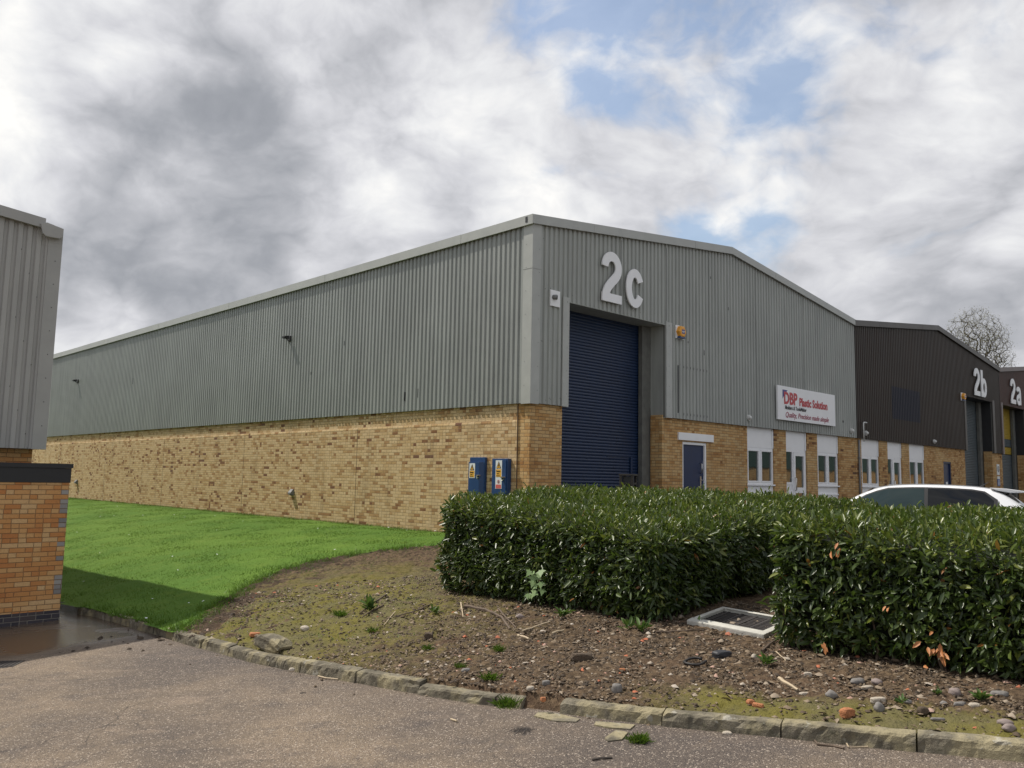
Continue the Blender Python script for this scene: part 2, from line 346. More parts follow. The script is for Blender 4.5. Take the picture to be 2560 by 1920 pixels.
    M['asphalt'] = plain('car_park_asphalt', (.075, .073, .07), .9, var=.3, sc=3., bump=.01)
    M['far_ground'] = plain('rough_ground', (.11, .105, .07), .95, var=.3, sc=.1)
ground_mats()

# ------------------------------------------------------------------ ground, road, bed, lawn
g = MB(); g.quad((-900, -900, -3.2), (900, -900, -3.2), (900, 900, -3.2), (-900, 900, -3.2)); tag(g.build('ground', M['far_ground']), kind='structure')
xs = np.concatenate([np.linspace(-60, -12, 8), np.linspace(-11, 9, 41), np.linspace(12, 60, 8)]); ys = np.concatenate([np.linspace(-60, 0, 10), np.linspace(1, 18, 35)])
gx, gy = np.meshgrid(xs, ys); vz = road_z(gx) + .006 * wob(gx * .8, gy * .8)
def gridfaces(ny, nx):
    i = np.arange((ny - 1) * (nx - 1)); r, c = i // (nx - 1), i % (nx - 1); a = r * nx + c
    return np.stack([a, a + 1, a + nx + 1, a + nx], 1)
tag(fast_mesh('road', np.stack([gx, gy, vz], -1).reshape(-1, 3), gridfaces(*gx.shape), M['road'], tint=np.clip(1 - kdist(gx, gy) / 1.5, 0, 1).ravel(), smooth=True), kind='structure')

# boundary between lawn and planting bed (world polyline found on the terrain)
LB = [at(x, y) for x, y in ((452, 1582), (500, 1548), (560, 1505), (630, 1462), (700, 1430), (780, 1406), (870, 1390), (980, 1376), (1085, 1367))]
LBx = np.array([[p.x, p.y] for p in LB]); end = np.array(W(-.3, 1.6)[:2])
POLY_LAWN = np.vstack([KERB[:4], LBx, [LBx[-1] + (end - LBx[-1]) * .45], [W(.05, -.3)[:2]], [W(.12, 44)[:2]], [FAR[0]]])
def inpoly(x, y, P):
    ins = np.zeros(np.shape(x), bool); j = len(P) - 1
    for i in range(len(P)):
        xi, yi = P[i]; xj, yj = P[j]
        hit = ((yi > y) != (yj > y)) & (x < (xj - xi) * (y - yi) / (yj - yi + 1e-12) + xi); ins ^= hit; j = i
    return ins
def side_of_kerb(x, y):                                   # True on the planted side
    P = np.vstack([KERB, [(30, 40)], [(-40, 60)]]); return inpoly(x, y, P)
def poly_edge_dist(x, y, L):
    best = np.full(np.shape(x), 1e9)
    for (ax, ay), (bx, by) in zip(L[:-1], L[1:]):
        dx, dy = bx - ax, by - ay; t = np.clip(((x - ax) * dx + (y - ay) * dy) / (dx * dx + dy * dy), 0, 1)
        best = np.minimum(best, np.hypot(x - ax - t * dx, y - ay - t * dy))
    return best
# bed: fine sheet
st = .045; xs = np.arange(-6.2, 8.5, st); ys = np.arange(3.4, 20.5, st); gx, gy = np.meshgrid(xs, ys)
gx = gx + rng.uniform(-.4, .4, gx.shape) * st; gy = gy + rng.uniform(-.4, .4, gy.shape) * st
kd = kdist(gx, gy); lawn_in = inpoly(gx, gy, POLY_LAWN); ed = poly_edge_dist(gx, gy, LBx)
gz = terr(gx, gy) + rng.normal(0, .009, gx.shape) + .012 * np.sin(gx * 9 + 2 * np.sin(gy * 7)) * np.sin(gy * 11)
gz = gz + .035 * rng.random(gx.shape) * np.exp(-(ed / .35) ** 2)
gz = gz - .05 * lawn_in * np.clip(ed / .15, 0, 1)
gz = np.where(kd < .14, road_z(gx) - .03 + (gz - road_z(gx) + .03) * np.clip((kd - .04) / .10, 0, 1), gz)
mossA = np.clip(1.45 - np.hypot(gx + 2.5, (gy - 11.6) * .8) / 2.5, 0, 1) * np.clip((ed - .10) / .35, 0, 1)
mossB = np.clip((gx - .9) / .8, 0, 1) * np.clip(1.6 - np.abs(kd - .30) / .27, 0, 1)
moss = np.clip(np.maximum(mossA, mossB * 1.1), 0, 1)
n_dig = wob(gx * 2.1 + gy, gy * 2.3 - gx) + .5 * wob(gx * 5, gy * 5)
dig = np.exp(-(ed / (.26 + .34 * np.clip((-2.2 - gx) / 1.2, 0, 1))) ** 2) * np.clip(.55 + n_dig + .5 * np.clip(-2.2 - gx, 0, 1), 0, 1) + .8 * (ed < 1.6) * (gx < .2) * np.clip((n_dig - .55) * 3, 0, 1)
moss = np.where(dig > .45, -np.clip(dig, 0, 1), moss)
F = gridfaces(*gx.shape); cxs = gx.ravel()[F].mean(1); cys = gy.ravel()[F].mean(1)
keep = side_of_kerb(cxs, cys) & (kdist(cxs, cys) > .03) & ~(inpoly(cxs, cys, POLY_LAWN) & (poly_edge_dist(cxs, cys, LBx) > .5))
uu = (cxs - cx) * U[0] + (cys - cy) * U[1]; keep &= uu < .2
DU, DV = -4.53, -7.74                                     # centre of the drain, its hole in the soil
vv = (cxs - cx) * V[0] + (cys - cy) * V[1]; keep &= ~((np.abs(uu - DU) < .33) & (np.abs(vv - DV) < .43))
F = F[keep]; used, inv = np.unique(F, return_inverse=True)
tag(fast_mesh('planting_bed', np.stack([gx, gy, gz], -1).reshape(-1, 3)[used], inv.reshape(-1, 4), M['soil'], tint=moss.ravel()[used], smooth=True), kind='structure')
# lawn
st = .11; us = np.arange(-13.5, .14, st); vs = np.arange(-9, 44, st); gu, gv = np.meshgrid(us, vs)
gx = cx + gu * U[0] + gv * V[0]; gy = cy + gu * U[1] + gv * V[1]
F = gridfaces(*gx.shape); cxs = gx.ravel()[F].mean(1); cys = gy.ravel()[F].mean(1)
keep = inpoly(cxs + .05 * wob(cxs * 9, cys * 9), cys + .05 * wob(cys * 8, cxs * 8), POLY_LAWN)
gz = terr(gx, gy) + .012 + .015 * wob(gx * 2, gy * 2); F = F[keep]; used, inv = np.unique(F, return_inverse=True)
tag(fast_mesh('lawn', np.stack([gx, gy, gz], -1).reshape(-1, 3)[used], inv.reshape(-1, 4), M['lawn'], smooth=True), kind='structure')
# grass blades
def blades(px, py, h0, h1, wd, base_off, name, mat, tint_lo=0., tint_hi=.9, lean=.5):
    n = len(px); z = terr(px, py) + base_off; h = rng.uniform(h0, h1, n); a = rng.uniform(0, 2 * np.pi, n); ln = rng.normal(0, lean, (n, 2)) * h[:, None]
    dx, dy = np.cos(a) * wd / 2, np.sin(a) * wd / 2
    v = np.empty((n, 3, 3)); v[:, 0] = np.stack([px - dx, py - dy, z], 1); v[:, 1] = np.stack([px + dx, py + dy, z], 1); v[:, 2] = np.stack([px + ln[:, 0], py + ln[:, 1], z + h], 1)
    t = np.repeat(np.clip(rng.normal((tint_lo + tint_hi) / 2, (tint_hi - tint_lo) / 5, n) + .22 * wob(px * .55 + 2, py * .6) + .16 * wob(px * 1.9, py * 2.1), 0, .93), 3)
    h *= 1 + .5 * wob(px * 1.3, py * 1.5)
    return fast_mesh(name, v.reshape(-1, 3), np.arange(3 * n).reshape(-1, 3), mat, tint=t)
uq = rng.uniform(-13.5, .1, 430000); vq = -9 + 40 * rng.random(430000) ** 1.7
bx = cx + uq * U[0] + vq * V[0]; by = cy + uq * U[1] + vq * V[1]; ok = inpoly(bx + .07 * wob(bx * 9, by * 9) + .10 * wob(bx * 3.1, by * 2.7), by + .07 * wob(by * 8, bx * 8) + .10 * wob(by * 2.9, bx * 3.3), POLY_LAWN)
bx, by = bx[ok], by[ok]
tag(blades(bx, by, .010, .034, .010, .006, 'grass', M['grass']), 'short bright green grass covering the lawn beside the brick wall', 'grass', kind='stuff')
# ragged tufts along the turf edge and the foot of the wall
tx, ty = [], []
for (ax, ay), (bx2, by2) in list(zip(LBx[:-1], LBx[1:])) + [(KERB[i], KERB[i + 1]) for i in range(0, 3)] + [(np.array(W(-.02, 1)[:2]), np.array(W(-.02, 30)[:2]))]:
    m = int(np.hypot(bx2 - ax, by2 - ay) * 620); t = rng.random(m); tx.append(ax + (bx2 - ax) * t + rng.normal(0, .13, m)); ty.append(ay + (by2 - ay) * t + rng.normal(0, .13, m))
tx, ty = np.concatenate(tx), np.concatenate(ty); ok = (wob(tx * 5, ty * 5) > -.25) & ((tx - cx) * U[0] + (ty - cy) * U[1] < .04) & side_of_kerb(tx, ty); tx, ty = tx[ok], ty[ok]
tag(blades(tx, ty, .03, .11, .012, 0., 'edge_grass', M['grass'], lean=.7), 'longer ragged grass along the lawn edge and wall foot', 'grass', kind='stuff')
# thin grass straying out of the turf onto the mossy slope
m = 60000; tx = rng.uniform(-5.2, 1., m); ty = rng.uniform(8.5, 18., m); e_ = poly_edge_dist(tx, ty, LBx)
ok = side_of_kerb(tx, ty) & ~inpoly(tx, ty, POLY_LAWN) & (kdist(tx, ty) > .2) & ((tx - cx) * U[0] + (ty - cy) * U[1] < -.1) & (rng.random(m) < .55 * np.exp(-e_ / .55) + .16 * (wob(tx * 1.6, ty * 1.7) > .35) * np.clip(1.5 - np.hypot(tx + 2.4, (ty - 11.8) * .8) / 2.4, 0, 1)) & (wob(tx * 3.3 + 1, ty * 3.1) > -.1)
tag(blades(tx[ok], ty[ok], .012, .05, .010, 0., 'sparse_grass', M['grass'], lean=.9), 'thin patchy grass on the mossy slope beside the lawn', 'grass', kind='stuff')
# daisies
m = 420; uq = rng.uniform(-9, -.3, m); vq = rng.uniform(-8, 26, m); dxs = cx + uq * U[0] + vq * V[0]; dys = cy + uq * U[1] + vq * V[1]
ok = inpoly(dxs, dys, POLY_LAWN) & (wob(dxs * .7, dys * .7) + rng.normal(0, .35, m) > .18); d = MB()
for x, y in zip(dxs[ok], dys[ok]):
    z = float(terr(x, y)) + .07; r = random.uniform(.012, .022); q = [random.uniform(-.4, .4), random.uniform(-.4, .4)]
    d.quad(*[(x + r * math.cos(a), y + r * math.sin(a), z + r * (q[0] * math.cos(a) + q[1] * math.sin(a))) for a in [k * math.pi / 3 for k in range(6)]])
tag(d.build('daisies', M['label_white']), 'tiny white daisies dotted over the green lawn', 'daisies', kind='stuff')

# ------------------------------------------------------------------ kerb: weathered stones end to end
k = MB(); seglen = np.hypot(*(np.diff(KERB, axis=0).T)); cum = np.concatenate([[0], np.cumsum(seglen)])
def kp(s):
    i = min(max(np.searchsorted(cum, s) - 1, 0), len(KERB) - 2); t = (s - cum[i]) / seglen[i]; return KERB[i] + (KERB[i + 1] - KERB[i]) * t
gap_s = None
for s in np.arange(0, cum[-1], .02):
    q = kp(s)
    if gap_s is None and q[0] > .16: gap_s = s
s = .05; idx = 0
while s < 26:
    L = random.choice((.89, .9, .9, .62, .45)) if s < 10 else .905
    if s < 5.2: L = random.choice((.5, .75, .9))
    e = s + L - .012
    if s - .02 < gap_s < e: e = gap_s - .05; nxt = gap_s + .33
    else: nxt = s + L
    low = -.05 if abs(s - gap_s) < 1.2 and s < gap_s else 0.
    hN = 22; sx_ = random.uniform(0, 50); prof = [(-.005, -.16), (0., -.02), (.003, .055), (.007, .096), (.020, .113), (.070, .118), (.125, .116), (.135, -.1)]
    jz = random.uniform(-.012, .008) + low * .6; jr = random.uniform(-.012, .012); n0 = len(k.v)
    for i in range(hN + 1):
        ss = s + (e - s) * i / hN; p = kp(ss); q = kp(ss + .05); t = (q - p) / np.hypot(*(q - p)); nn = np.array([-t[1], t[0]])
        endf = .02 * (i in (0, hN))
        for j, (w, h) in enumerate(prof):
            rr = random.uniform(-.6, .6); chip = (.030 * max(0, float(wob(ss * 5.1 + sx_, ss * 3.3 + j * .7)) - .22) + .005 * max(0, random.gauss(0, .6))) if j in (2, 3, 4) else 0
            pw = w + .005 * rr + jr + chip; ph = h - chip + .004 * random.uniform(-1, 1) + jz - (endf * .4 if j in (3, 4, 5) else 0)
            xy = p + nn * pw; k.v.append((xy[0], xy[1], float(road_z(xy[0])) + ph))
    kk = len(prof)
    for i in range(hN):
        for j in range(kk - 1): k.f.append((n0 + i * kk + j, n0 + (i + 1) * kk + j, n0 + (i + 1) * kk + j + 1, n0 + i * kk + j + 1))
    k.f.append(tuple(n0 + j for j in range(kk))); k.f.append(tuple(n0 + hN * kk + j for j in reversed(range(kk))))
    s = nxt; idx += 1
tag(k.build('kerb', M['kerb']), kind='structure')

# car park behind the hedges
cp = MB(); cp.quad(W(.35, -40, -1.42), W(70, -40, -1.42), W(70, .3, -1.42), W(.35, .3, -1.42)); cp.quad(W(-3.2, -3.0, -1.424), W(.5, -3.0, -1.424), W(.5, .3, -1.424), W(-.05, .3, -1.424))
tag(cp.build('car_park', M['asphalt']), kind='structure')

# ------------------------------------------------------------------ buildings
PITCHR = .156
def corr_profile(a, b, depth=.032, pitch=PITCHR):
    """trapezoid rib outline: list of (s, inward offset)"""
    pts = []; s = a
    while s < b:
        for ds, d in ((0, 0), (.074, 0), (.092, depth), (.138, depth), (.156, 0)):
            t = s + ds * pitch / .156
            if t <= b and ds < .156: pts.append((t, d))
        s += pitch
    if pts[-1][0] < b - 1e-4: pts.append((b, pts[-1][1]))
    return pts
def corr_wall(mb, prof, place, zbot, ztop, cuts=()):
    cutx = sorted(cuts); pts = []
    for (a, da), (b, db) in zip(prof[:-1], prof[1:]):
        pts.append((a, da))
        for c in cutx:
            if a < c < b: dd = da + (db - da) * (c - a) / (b - a); pts.append((c - 1e-4, dd)); pts.append((c + 1e-4, dd))
    pts.append(prof[-1])
    for (a, da), (b, db) in zip(pts[:-1], pts[1:]):
        m = (a + b) / 2; zb = zbot(m); mb.quad(place(a, da, zb), place(b, db, zb), place(b, db, ztop(b)), place(a, da, ztop(a)))
ZB, ZC, ZE, RISE, HALF = -1.27, 1.63, 5.76, .117, 8.05
def window(par, u0, u1, z0, z1, off, v=.16):
    m = .055; c = (u0 + u1) / 2; f = MB()
    f.box(u0, u0 + m, v - .03, v + .05, z0, z1); f.box(u1 - m, u1, v - .03, v + .05, z0, z1); f.box(u0 + m, u1 - m, v - .03, v + .05, z1 - m, z1); f.box(u0 + m, u1 - m, v - .03, v + .05, z0, z0 + m)
    f.box(c - .05, c + .05, v - .028, v + .05, z0 + m, z1 - m)
    for a, b in ((u0 + m, c - .05), (c + .05, u1 - m)):
        w = .045; f.box(a, a + w, v - .045, v + .03, z0 + m, z1 - m); f.box(b - w, b, v - .045, v + .03, z0 + m, z1 - m)
        f.box(a + w, b - w, v - .045, v + .03, z1 - m - w, z1 - m); f.box(a + w, b - w, v - .045, v + .03, z0 + m, z0 + m + w)
    o = f.build('window', M['upvc'], par, off=off)
    for a, b in ((u0 + m + .045, c - .095), (c + .095, u1 - m - .045)):
        p = MB(); p.box(a + .001, b - .001, v - .005, v + .012, z0 + m + .046, z1 - m - .046); p.build('pane', M['glass'], o, off=off)
        h = MB()
        for q in range(3): zz = z1 - m - .16 - q * .075; h.box(a + .01, b - .01, v + .03, v + .034, zz, zz + .05)
    s = MB(); s.box(u0 - .03, u1 + .03, v - .09, v - .031, z0 - .045, z0 - .002); s.build('sill', M['upvc'], o, off=off, bevel=.008)
    return o
def bay_panels(par, u0, u1, off, ztop, zlow, v=.14):
    p = MB(); p.box(u0 + .004, u1 - .004, v - .01, v + .1, ztop + .002, ZC + .05); p.box(u1 - .075, u1 - .012, v - .035, v - .0105, ztop + .01, ZC - .012); p.build('upper_panel', M['white'], par, off=off)
    if zlow is not None:
        p = MB(); p.box(u0 + .004, u1 - .004, v, v + .1, -1.5, zlow - .047); p.box(u0 + .004, u1 - .004, v - .03, v - .001, zlow - .32, zlow - .27); p.build('lower_panel', M['white'], par, off=off)
def entrance(par, u0, u1, off, v=.16):
    w = u1 - u0; z0, z1 = -1.36, 1.05; a = u0 + .36 * w; f = MB()
    f.box(u0, u0 + .05, v - .03, v + .05, z0, z1); f.box(u1 - .055, u1, v - .03, v + .05, z0, z1); f.box(u0 + .05, u1 - .055, v - .03, v + .05, z1 - .06, z1); f.box(a - .03, a + .03, v - .03, v + .05, z0, z1 - .06)
    f.box(u0 + .05, a - .03, v - .028, v + .048, -.02, .06); f.box(u0 + .05, a - .03, v - .028, v + .048, -.30, -.22)
    o = f.build('entrance_door', M['upvc'], par, off=off)
    for zb, zt in ((.06, z1 - .06), (z0 + .1, -.30)): p = MB(); p.box(u0 + .051, a - .031, v, v + .015, zb + .001, zt - .001); p.build('pane', M['glass'], o, off=off)
    p = MB(); p.box(u0 + .051, a - .031, v - .01, v + .02, -.219, -.021); p.box(u0 + .10, a - .09, v - .02, v - .0105, -.16, -.08); p.build('letterbox_panel', M['upvc'], o, off=off)
    b0, b1 = a + .035, u1 - .06; d = MB(); d.box(b0, b0 + .11, v - .05, v + .03, z0 + .02, z1 - .065); d.box(b1 - .11, b1, v - .05, v + .03, z0 + .02, z1 - .065)
    for zb, zt in ((z1 - .065 - .11, z1 - .065), (-.27, -.10), (z0 + .02, z0 + .16)): d.box(b0 + .11, b1 - .11, v - .049, v + .03, zb, zt)
    lf = d.build('door_leaf', M['upvc'], o, off=off)
    for zb, zt in ((-.10, z1 - .175), (z0 + .16, -.27)): p = MB(); p.box(b0 + .111, b1 - .111, v - .01, v + .01, zb + .001, zt - .001); p.build('door_pane', M['glass'], o, off=off)
    h = MB(); h.tube([(b0 + .055, v - .05, .20), (b0 + .055, v - .10, .18), (b0 + .055, v - .10, -.18), (b0 + .055, v - .05, -.20)], .016, 8); h.build('pull_handle', M['steel'], o, smooth=True, off=off)
def unit(name, label, u0, u1, opening, door, bays, mats, opts):
    root = empty(name, W(0, 0, ZB), ANG, label, 'warehouse'); off = (0, 0, -ZB); mclad, mflash, mshut = mats
    mid = (u0 + u1) / 2; half = (u1 - u0) / 2
    ridge_z = ZE + RISE * half
    roofz = lambda u: ZE + RISE * (half - abs(u - mid))
    a, b = opening; vb = .085; ZO = 4.0; VS = .62
    # brick
    seg = []; holes = sorted([(a - .10, b - .05, None)] + [(door[0], door[1], 1.05)] + [(x0, x1, ZC) for _, x0, x1 in bays]); cur = u0 + (.085 if opts.get('side') else .0)
    w = MB()
    for x0, x1, hz in holes:
        w.box(cur, x0, vb, vb + .36, -1.9, ZC + .06)
        if hz is not None and hz < ZC: w.box(x0, x1, vb, vb + .36, hz, ZC + .06)
        else: w.build('brick_pier', M['brick_buff'], root, off=off); w = MB()
        cur = x1
    w.box(cur, u1, vb, vb + .36, -1.9, ZC + .06)
    w.build('brick_pier', M['brick_buff'], root, off=off)
    if opts.get('side'):
        w = MB(); pl = [(.06, -2.0), (.06, 1.24), (.074, 1.30), (.074, ZC + .06), (.36, ZC + .06), (.36, -2.0)]
        w.prism(pl, 'y', vb + .3605, 45.);
        w.build('brick_side_wall', M['brick_side'], root, off=off)
        for v in (6.56, 13.0, 19.42, 25.6, 32.):
            j = MB(); j.box(.056, .0595, v, v + .009, -1.3, 1.234); j.build('expansion_joint', M['joint'], root, off=off)
        j = MB(); j.box(.0585, .0845, .436, .4465, -1.3, ZC); j.build('expansion_joint', M['joint'], root, off=off)
        c = MB(); corr_wall(c, corr_profile(.27, 45.), lambda s, d, z: (d, s, z), lambda s: ZC, lambda s: 5.56); c.build('side_cladding', M['clad_side'], root, off=off)
        fl = MB()
        for z0, z1, e in ((ZC - .02, 4.57, 0.), (4.573, 5.60, .004)):
            fl.box(-.014 - e, .02, -.014 - e, .27, z0, z1); fl.box(.0205, .255, -.014 - e, .02, z0, z1)
        fl.build('corner_flashing', mflash, root, off=off)
        ef = MB(); v = -.06; ls = [2.4, 3.02, 3.0, 3.05, 3.0, 3.0, 3.02, 3.0, 3.0, 3.0, 3.0, 3.0, 3.0, 3.0, 3.0, 3.0]
        for i, L in enumerate(ls):
            e = .003 * (i % 2); ef.box(-.075 - e, -.03, v, v + L - .004, 5.545, ZE + e); ef.box(-.03, .30, v, v + L - .004, ZE - .045, ZE - .003 + e); v += L
        ef.build('eaves_fascia', M['flash_grey'], root, off=off)
        tk = MB(); tk.box(-.081, -.079, .10, .165, 5.60, 5.73); tk.build('repair_tape', M['ink'], root, off=off)
    # front cladding
    c = MB(); lo = u0 + (.25 if opts.get('side') else .02)
    corr_wall(c, corr_profile(lo, u1 - .02), lambda s, d, z: (s, d, z), lambda s: ZO if a < s < b else ZC, lambda s: roofz(s) - .17, cuts=(a, b))
    c.build('front_cladding', mclad, root, off=off)
    # lining behind the ribs so nothing shows through
    ln = MB(); ln.prism([(u0 + .05, ZC + .002), (a, ZC + .002), (a, ZO + .002), (b, ZO + .002), (b, ZC + .002), (u1 - .05, ZC + .002), (u1 - .05, 5.4), (u0 + .05, 5.4)], 'y', .04, .08); ln.build('lining', M['concrete'], root, off=off)
    # verge fascia in lengths
    fa = MB(); cuts = [u0 - .07, u0 + 1.97, u0 + 2.9, u0 + 6.17, mid, mid + 2.45, mid + 5.6, u1]
    for i, (p, q) in enumerate(zip(cuts[:-1], cuts[1:])):
        q2 = q - .005; e = .002 * (i % 2); zp, zq = roofz(p), roofz(q2)
        fa.prism([(p, zp - .205), (q2, zq - .205), (q2, zq), (p, zp)], 'y', -.075 - e, -.03)
        fa.prism([(p, zp - .05), (q2, zq - .05), (q2, zq - .004), (p, zp - .004)], 'y', -.03, .30)
    fa.build('verge_fascia', mflash, root, off=off)
    # roof
    rf = MB(); vr = 45.
    for p, q in ((u0, mid), (mid, u1)): rf.prism([(p, roofz(p) - .16), (q, roofz(q) - .16), (q, roofz(q) - .06), (p, roofz(p) - .06)], 'y', .301, vr)
    rf.build('roof', M['roof'], root, off=off)
    # shutter opening
    fl = MB(); fl.box(a - .21, a, -.016, .02, ZC - .01, ZO + .10); fl.build('jamb_flashing', mflash, root, off=off); fl = MB(); fl.box(b, b + .26, -.016, .02, ZC - .01, ZO + .09); fl.build('jamb_flashing', mflash, root, off=off)
    rt = MB(); rt.box(b + .001, b + .03, .0205, .54, ZC - .015, ZO); rt.build('shutter_recess_lining', opts.get('lining', mclad), root, off=off); rt = MB(); rt.box(a - .03, a - .001, .0205, .54, ZC - .015, ZO); rt.build('shutter_recess_lining', opts.get('lining', mclad), root, off=off); rt = MB(); rt.box(a - .03, b + .03, .0205, VS + .1, ZO + .001, ZO + .03); rt.build('shutter_recess_lining', opts.get('lining', mclad), root, off=off)
    col = MB(); col.box(b - .36, b + .16, .48, .60, -1.5, ZO); col.build('door_post', M['concrete'], root, off=off); col = MB(); col.box(a - .16, a - .02, .48, .60, -1.5, ZO); col.build('door_post', M['concrete'], root, off=off)
    rs = MB(); z = -1.43; x0, x1 = a - .02, b - .02; pr = []
    while z < ZO:
        pr += [(VS + .020, z), (VS + .004, z + .012), (VS, z + .036), (VS + .006, z + .062), (VS + .020, z + .074)]; z += .075
    bands = opts.get('bands', [(-9, 99, mshut)])
    for zb, zt, mt in bands:
        s = MB(); q = [p for p in pr if zb <= p[1] <= zt]
        for (y0, za), (y1, zc) in zip(q[:-1], q[1:]): s.quad((x0, y0, za), (x1, y0, za), (x1, y1, zc), (x0, y1, zc))
        s.build('roller_shutter', mt, root, off=off)
    if opts.get('wicket'):
        wk = MB(); wx = opts['wicket']; wk.box(wx, wx + .07, VS - .035, VS - .002, -1.42, .60); wk.box(wx - .9, wx, VS - .012, VS - .001, .585, .60); wk.build('wicket_frame', M['blue_shutter'], root, off=off)
    # personnel door
    d0, d1 = door; df = MB(); v = .10
    df.box(d0, d0 + .055, v, v + .12, -1.4, 1.05); df.box(d1 - .075, d1, v, v + .12, -1.4, 1.05); df.box(d0 + .055, d1 - .075, v, v + .12, .985, 1.05)
    fr = df.build('door_frame', M['white'] if not opts.get('plain_door') else M['blue_door'], root, off=off)
    dl = MB(); dl.box(d0 + .056, d1 - .076, v + .045, v + .09, -1.4, .984); dr = dl.build('door', M['blue_door'], root, off=off)
    if opts.get('lintel'):
        q = MB(); q.box(d0 - .22, d1 + .29, .045, .0845, 1.09, 1.285); q.build('door_lintel_board', M['white'], root, off=off)
        h = MB(); hx = d1 - .22; h.tube([(hx, v + .045, .50), (hx, v - .01, .49), (hx, v - .01, .25), (hx, v + .045, .24)], .014, 8); h.build('pull_handle', M['steel'], dr, smooth=True, off=off)
        h = MB(); h.box(hx - .02, hx + .03, v + .032, v + .0445, -.28, .16); h.tube([(hx + .005, v + .03, .06), (hx + .005, v - .015, .06), (hx - .1, v - .015, .06)], .011, 8); h.build('lever_handle', M['steel'], dr, off=off)
    if opts.get('notice'):
        q = MB(); q.box(d0 + .38, d0 + .60, v + .041, v + .0445, -.02, .22); q.build('paper_notice', M['label_white'], dr, off=off)
    for typ, x0, x1 in bays:
        if typ == 'w': bay_panels(root, x0, x1, off, 1.04, -.02); window(root, x0 + .012, x1 - .012, -.02, 1.038, off)
        else: bay_panels(root, x0, x1, off, 1.05, None); entrance(root, x0 + .006, x1 - .006, off)
    # back and hidden walls, interior darkness
    bk = MB(); bk.box(u0 + .4, u1 - .01, 44.6, 44.9, -2., 5.6); bk.build('rear_wall', M['black'], root, off=off); bk = MB(); bk.box(u0 + .4, u1 - .1, VS + .2, VS + .25, -1.5, 5.5); bk.build('inner_wall', M['black'], root, off=off)
    return root
B2C = unit('warehouse', 'pale grey clad warehouse numbered 2c with buff brick base and blue roller shutter', 0., 16.08, (1.205, 4.92), (5.77, 6.895),
     [('w', 8.99, 10.535), ('d', 11.255, 12.595), ('w', 13.30, 14.83)], (M['clad_grey'], M['flash_grey'], M['blue_shutter']), dict(side=True, lintel=True, wicket=4.24))
B2B = unit('warehouse', 'dark brown clad warehouse unit numbered 2b beyond the grey one', 16.10, 31.94, (27.17, 30.78), (24.45, 25.33),
     [('w', 16.60, 18.10), ('d', 18.84, 20.16), ('w', 20.87, 22.42)], (M['clad_brown'], M['flash_brown'], M['grey_shutter']), dict(plain_door=True, notice=True, lining=M['black']))
B2A = unit('warehouse', 'red brown clad warehouse unit numbered 2a cut off by the photo edge', 31.96, 47.9, (32.30, 35.95), (37.5, 38.6),
     [('w', 40.9, 42.4), ('d', 43.2, 44.5), ('w', 45.2, 46.7)], (M['clad_red'], M['flash_red'], M['grey_shutter']),
     dict(lining=M['black'], bands=[(-9, 1.70, M['grey_shutter']), (1.70, 2.08, M['yellow_shutter']), (2.08, 2.46, M['grey_shutter']), (2.46, 9, M['yellow_shutter'])]))
# faint repainted patch where a sign used to hang on the brown unit
q = MB(); n = N('bluish_overpaint'); n.set(n.mix(n.noise(n.scale(n.obj(), (6., 1., .4)), 3., 4.), (.024, .025, .036), (.042, .043, .056)), .6, 0., .22); M['patch'] = n.m
corr_wall(q, [(s, d - .003) for s, d in corr_profile(16.12, 31.92) if 19.1 < s < 21.9], lambda s, d, z: (s, d, z), lambda s: 2.5, lambda s: 3.72); q.build('overpainted_patch', M['patch'], B2B, off=(0, 0, -ZB))
# dents, slot and rivet holes on the grey unit
q = MB(); q.box(5.43, 5.478, -.006, .0, 1.775, 3.02); q.build('open_seam', M['ink'], B2C, off=(0, 0, -ZB))
for u_, z0_, z1_ in ((3.07, 4.0, 5.85), (4.94, 4.12, 6.05), (9.37, 1.63, 6.2), (12.3, 1.63, 5.9), (6.9, 3.1, 6.2), (10.62, 1.63, 1.92)):
    q = MB(); q.box(u_, u_ + .009, -.0045, -.0005, z0_, z1_); q.build('sheet_joint', M['ink'] if z0_ > 3.5 else M['joint_grey'], B2C, off=(0, 0, -ZB))
q = MB()
for r in range(8):
    for z in (3.0, 1.76): q.box(5.70 + r * .156, 5.712 + r * .156, -.006, -.001, z - .03, z + .03)
for r in range(60):
    u = random.choice([random.uniform(.3, .95), random.uniform(5.1, 15.8), random.uniform(1.3, 4.8)]); z = random.choice((1.75, 3.0, 4.2, 5.3)) + random.uniform(-.05, .05)
    if not (1.1 < u < 5. and z < 4.05): q.box(u, u + .012, -.004, -.001, z, z + .014)
for r in range(7):
    z = 1.9 + r * .52; q.box(.19, .20, -.022, -.0185, z, z + .012); q.box(-.022, -.0185, .17, .18, z + .1, z + .112); q.box(1.13, 1.14, -.02, -.0165, min(z, 4.0), min(z, 4.0) + .012); q.box(5.03, 5.042, -.02, -.0165, min(z, 4.0), min(z, 4.0) + .014)
for u, z, h in ((6.66, 3.42, .14), (7.0, 5.6, .06), (7.9, 4.85, .09), (15.05, 2.1, .07), (5.9, 3.66, .05)): q.box(u, u + .022, -.005, .03, z, z + h)
for v, z, h in ((3.9, 1.95, .22), (4.45, 1.9, .22), (7.3, 3.6, .12), (22.9, 3.55, .25), (9., 2.9, .08)): q.box(-.004, .03, v, v + .02, z, z + h)
tag(q.build('fixing_holes', M['ink'], B2C, off=(0, 0, -ZB)), kind='stuff')

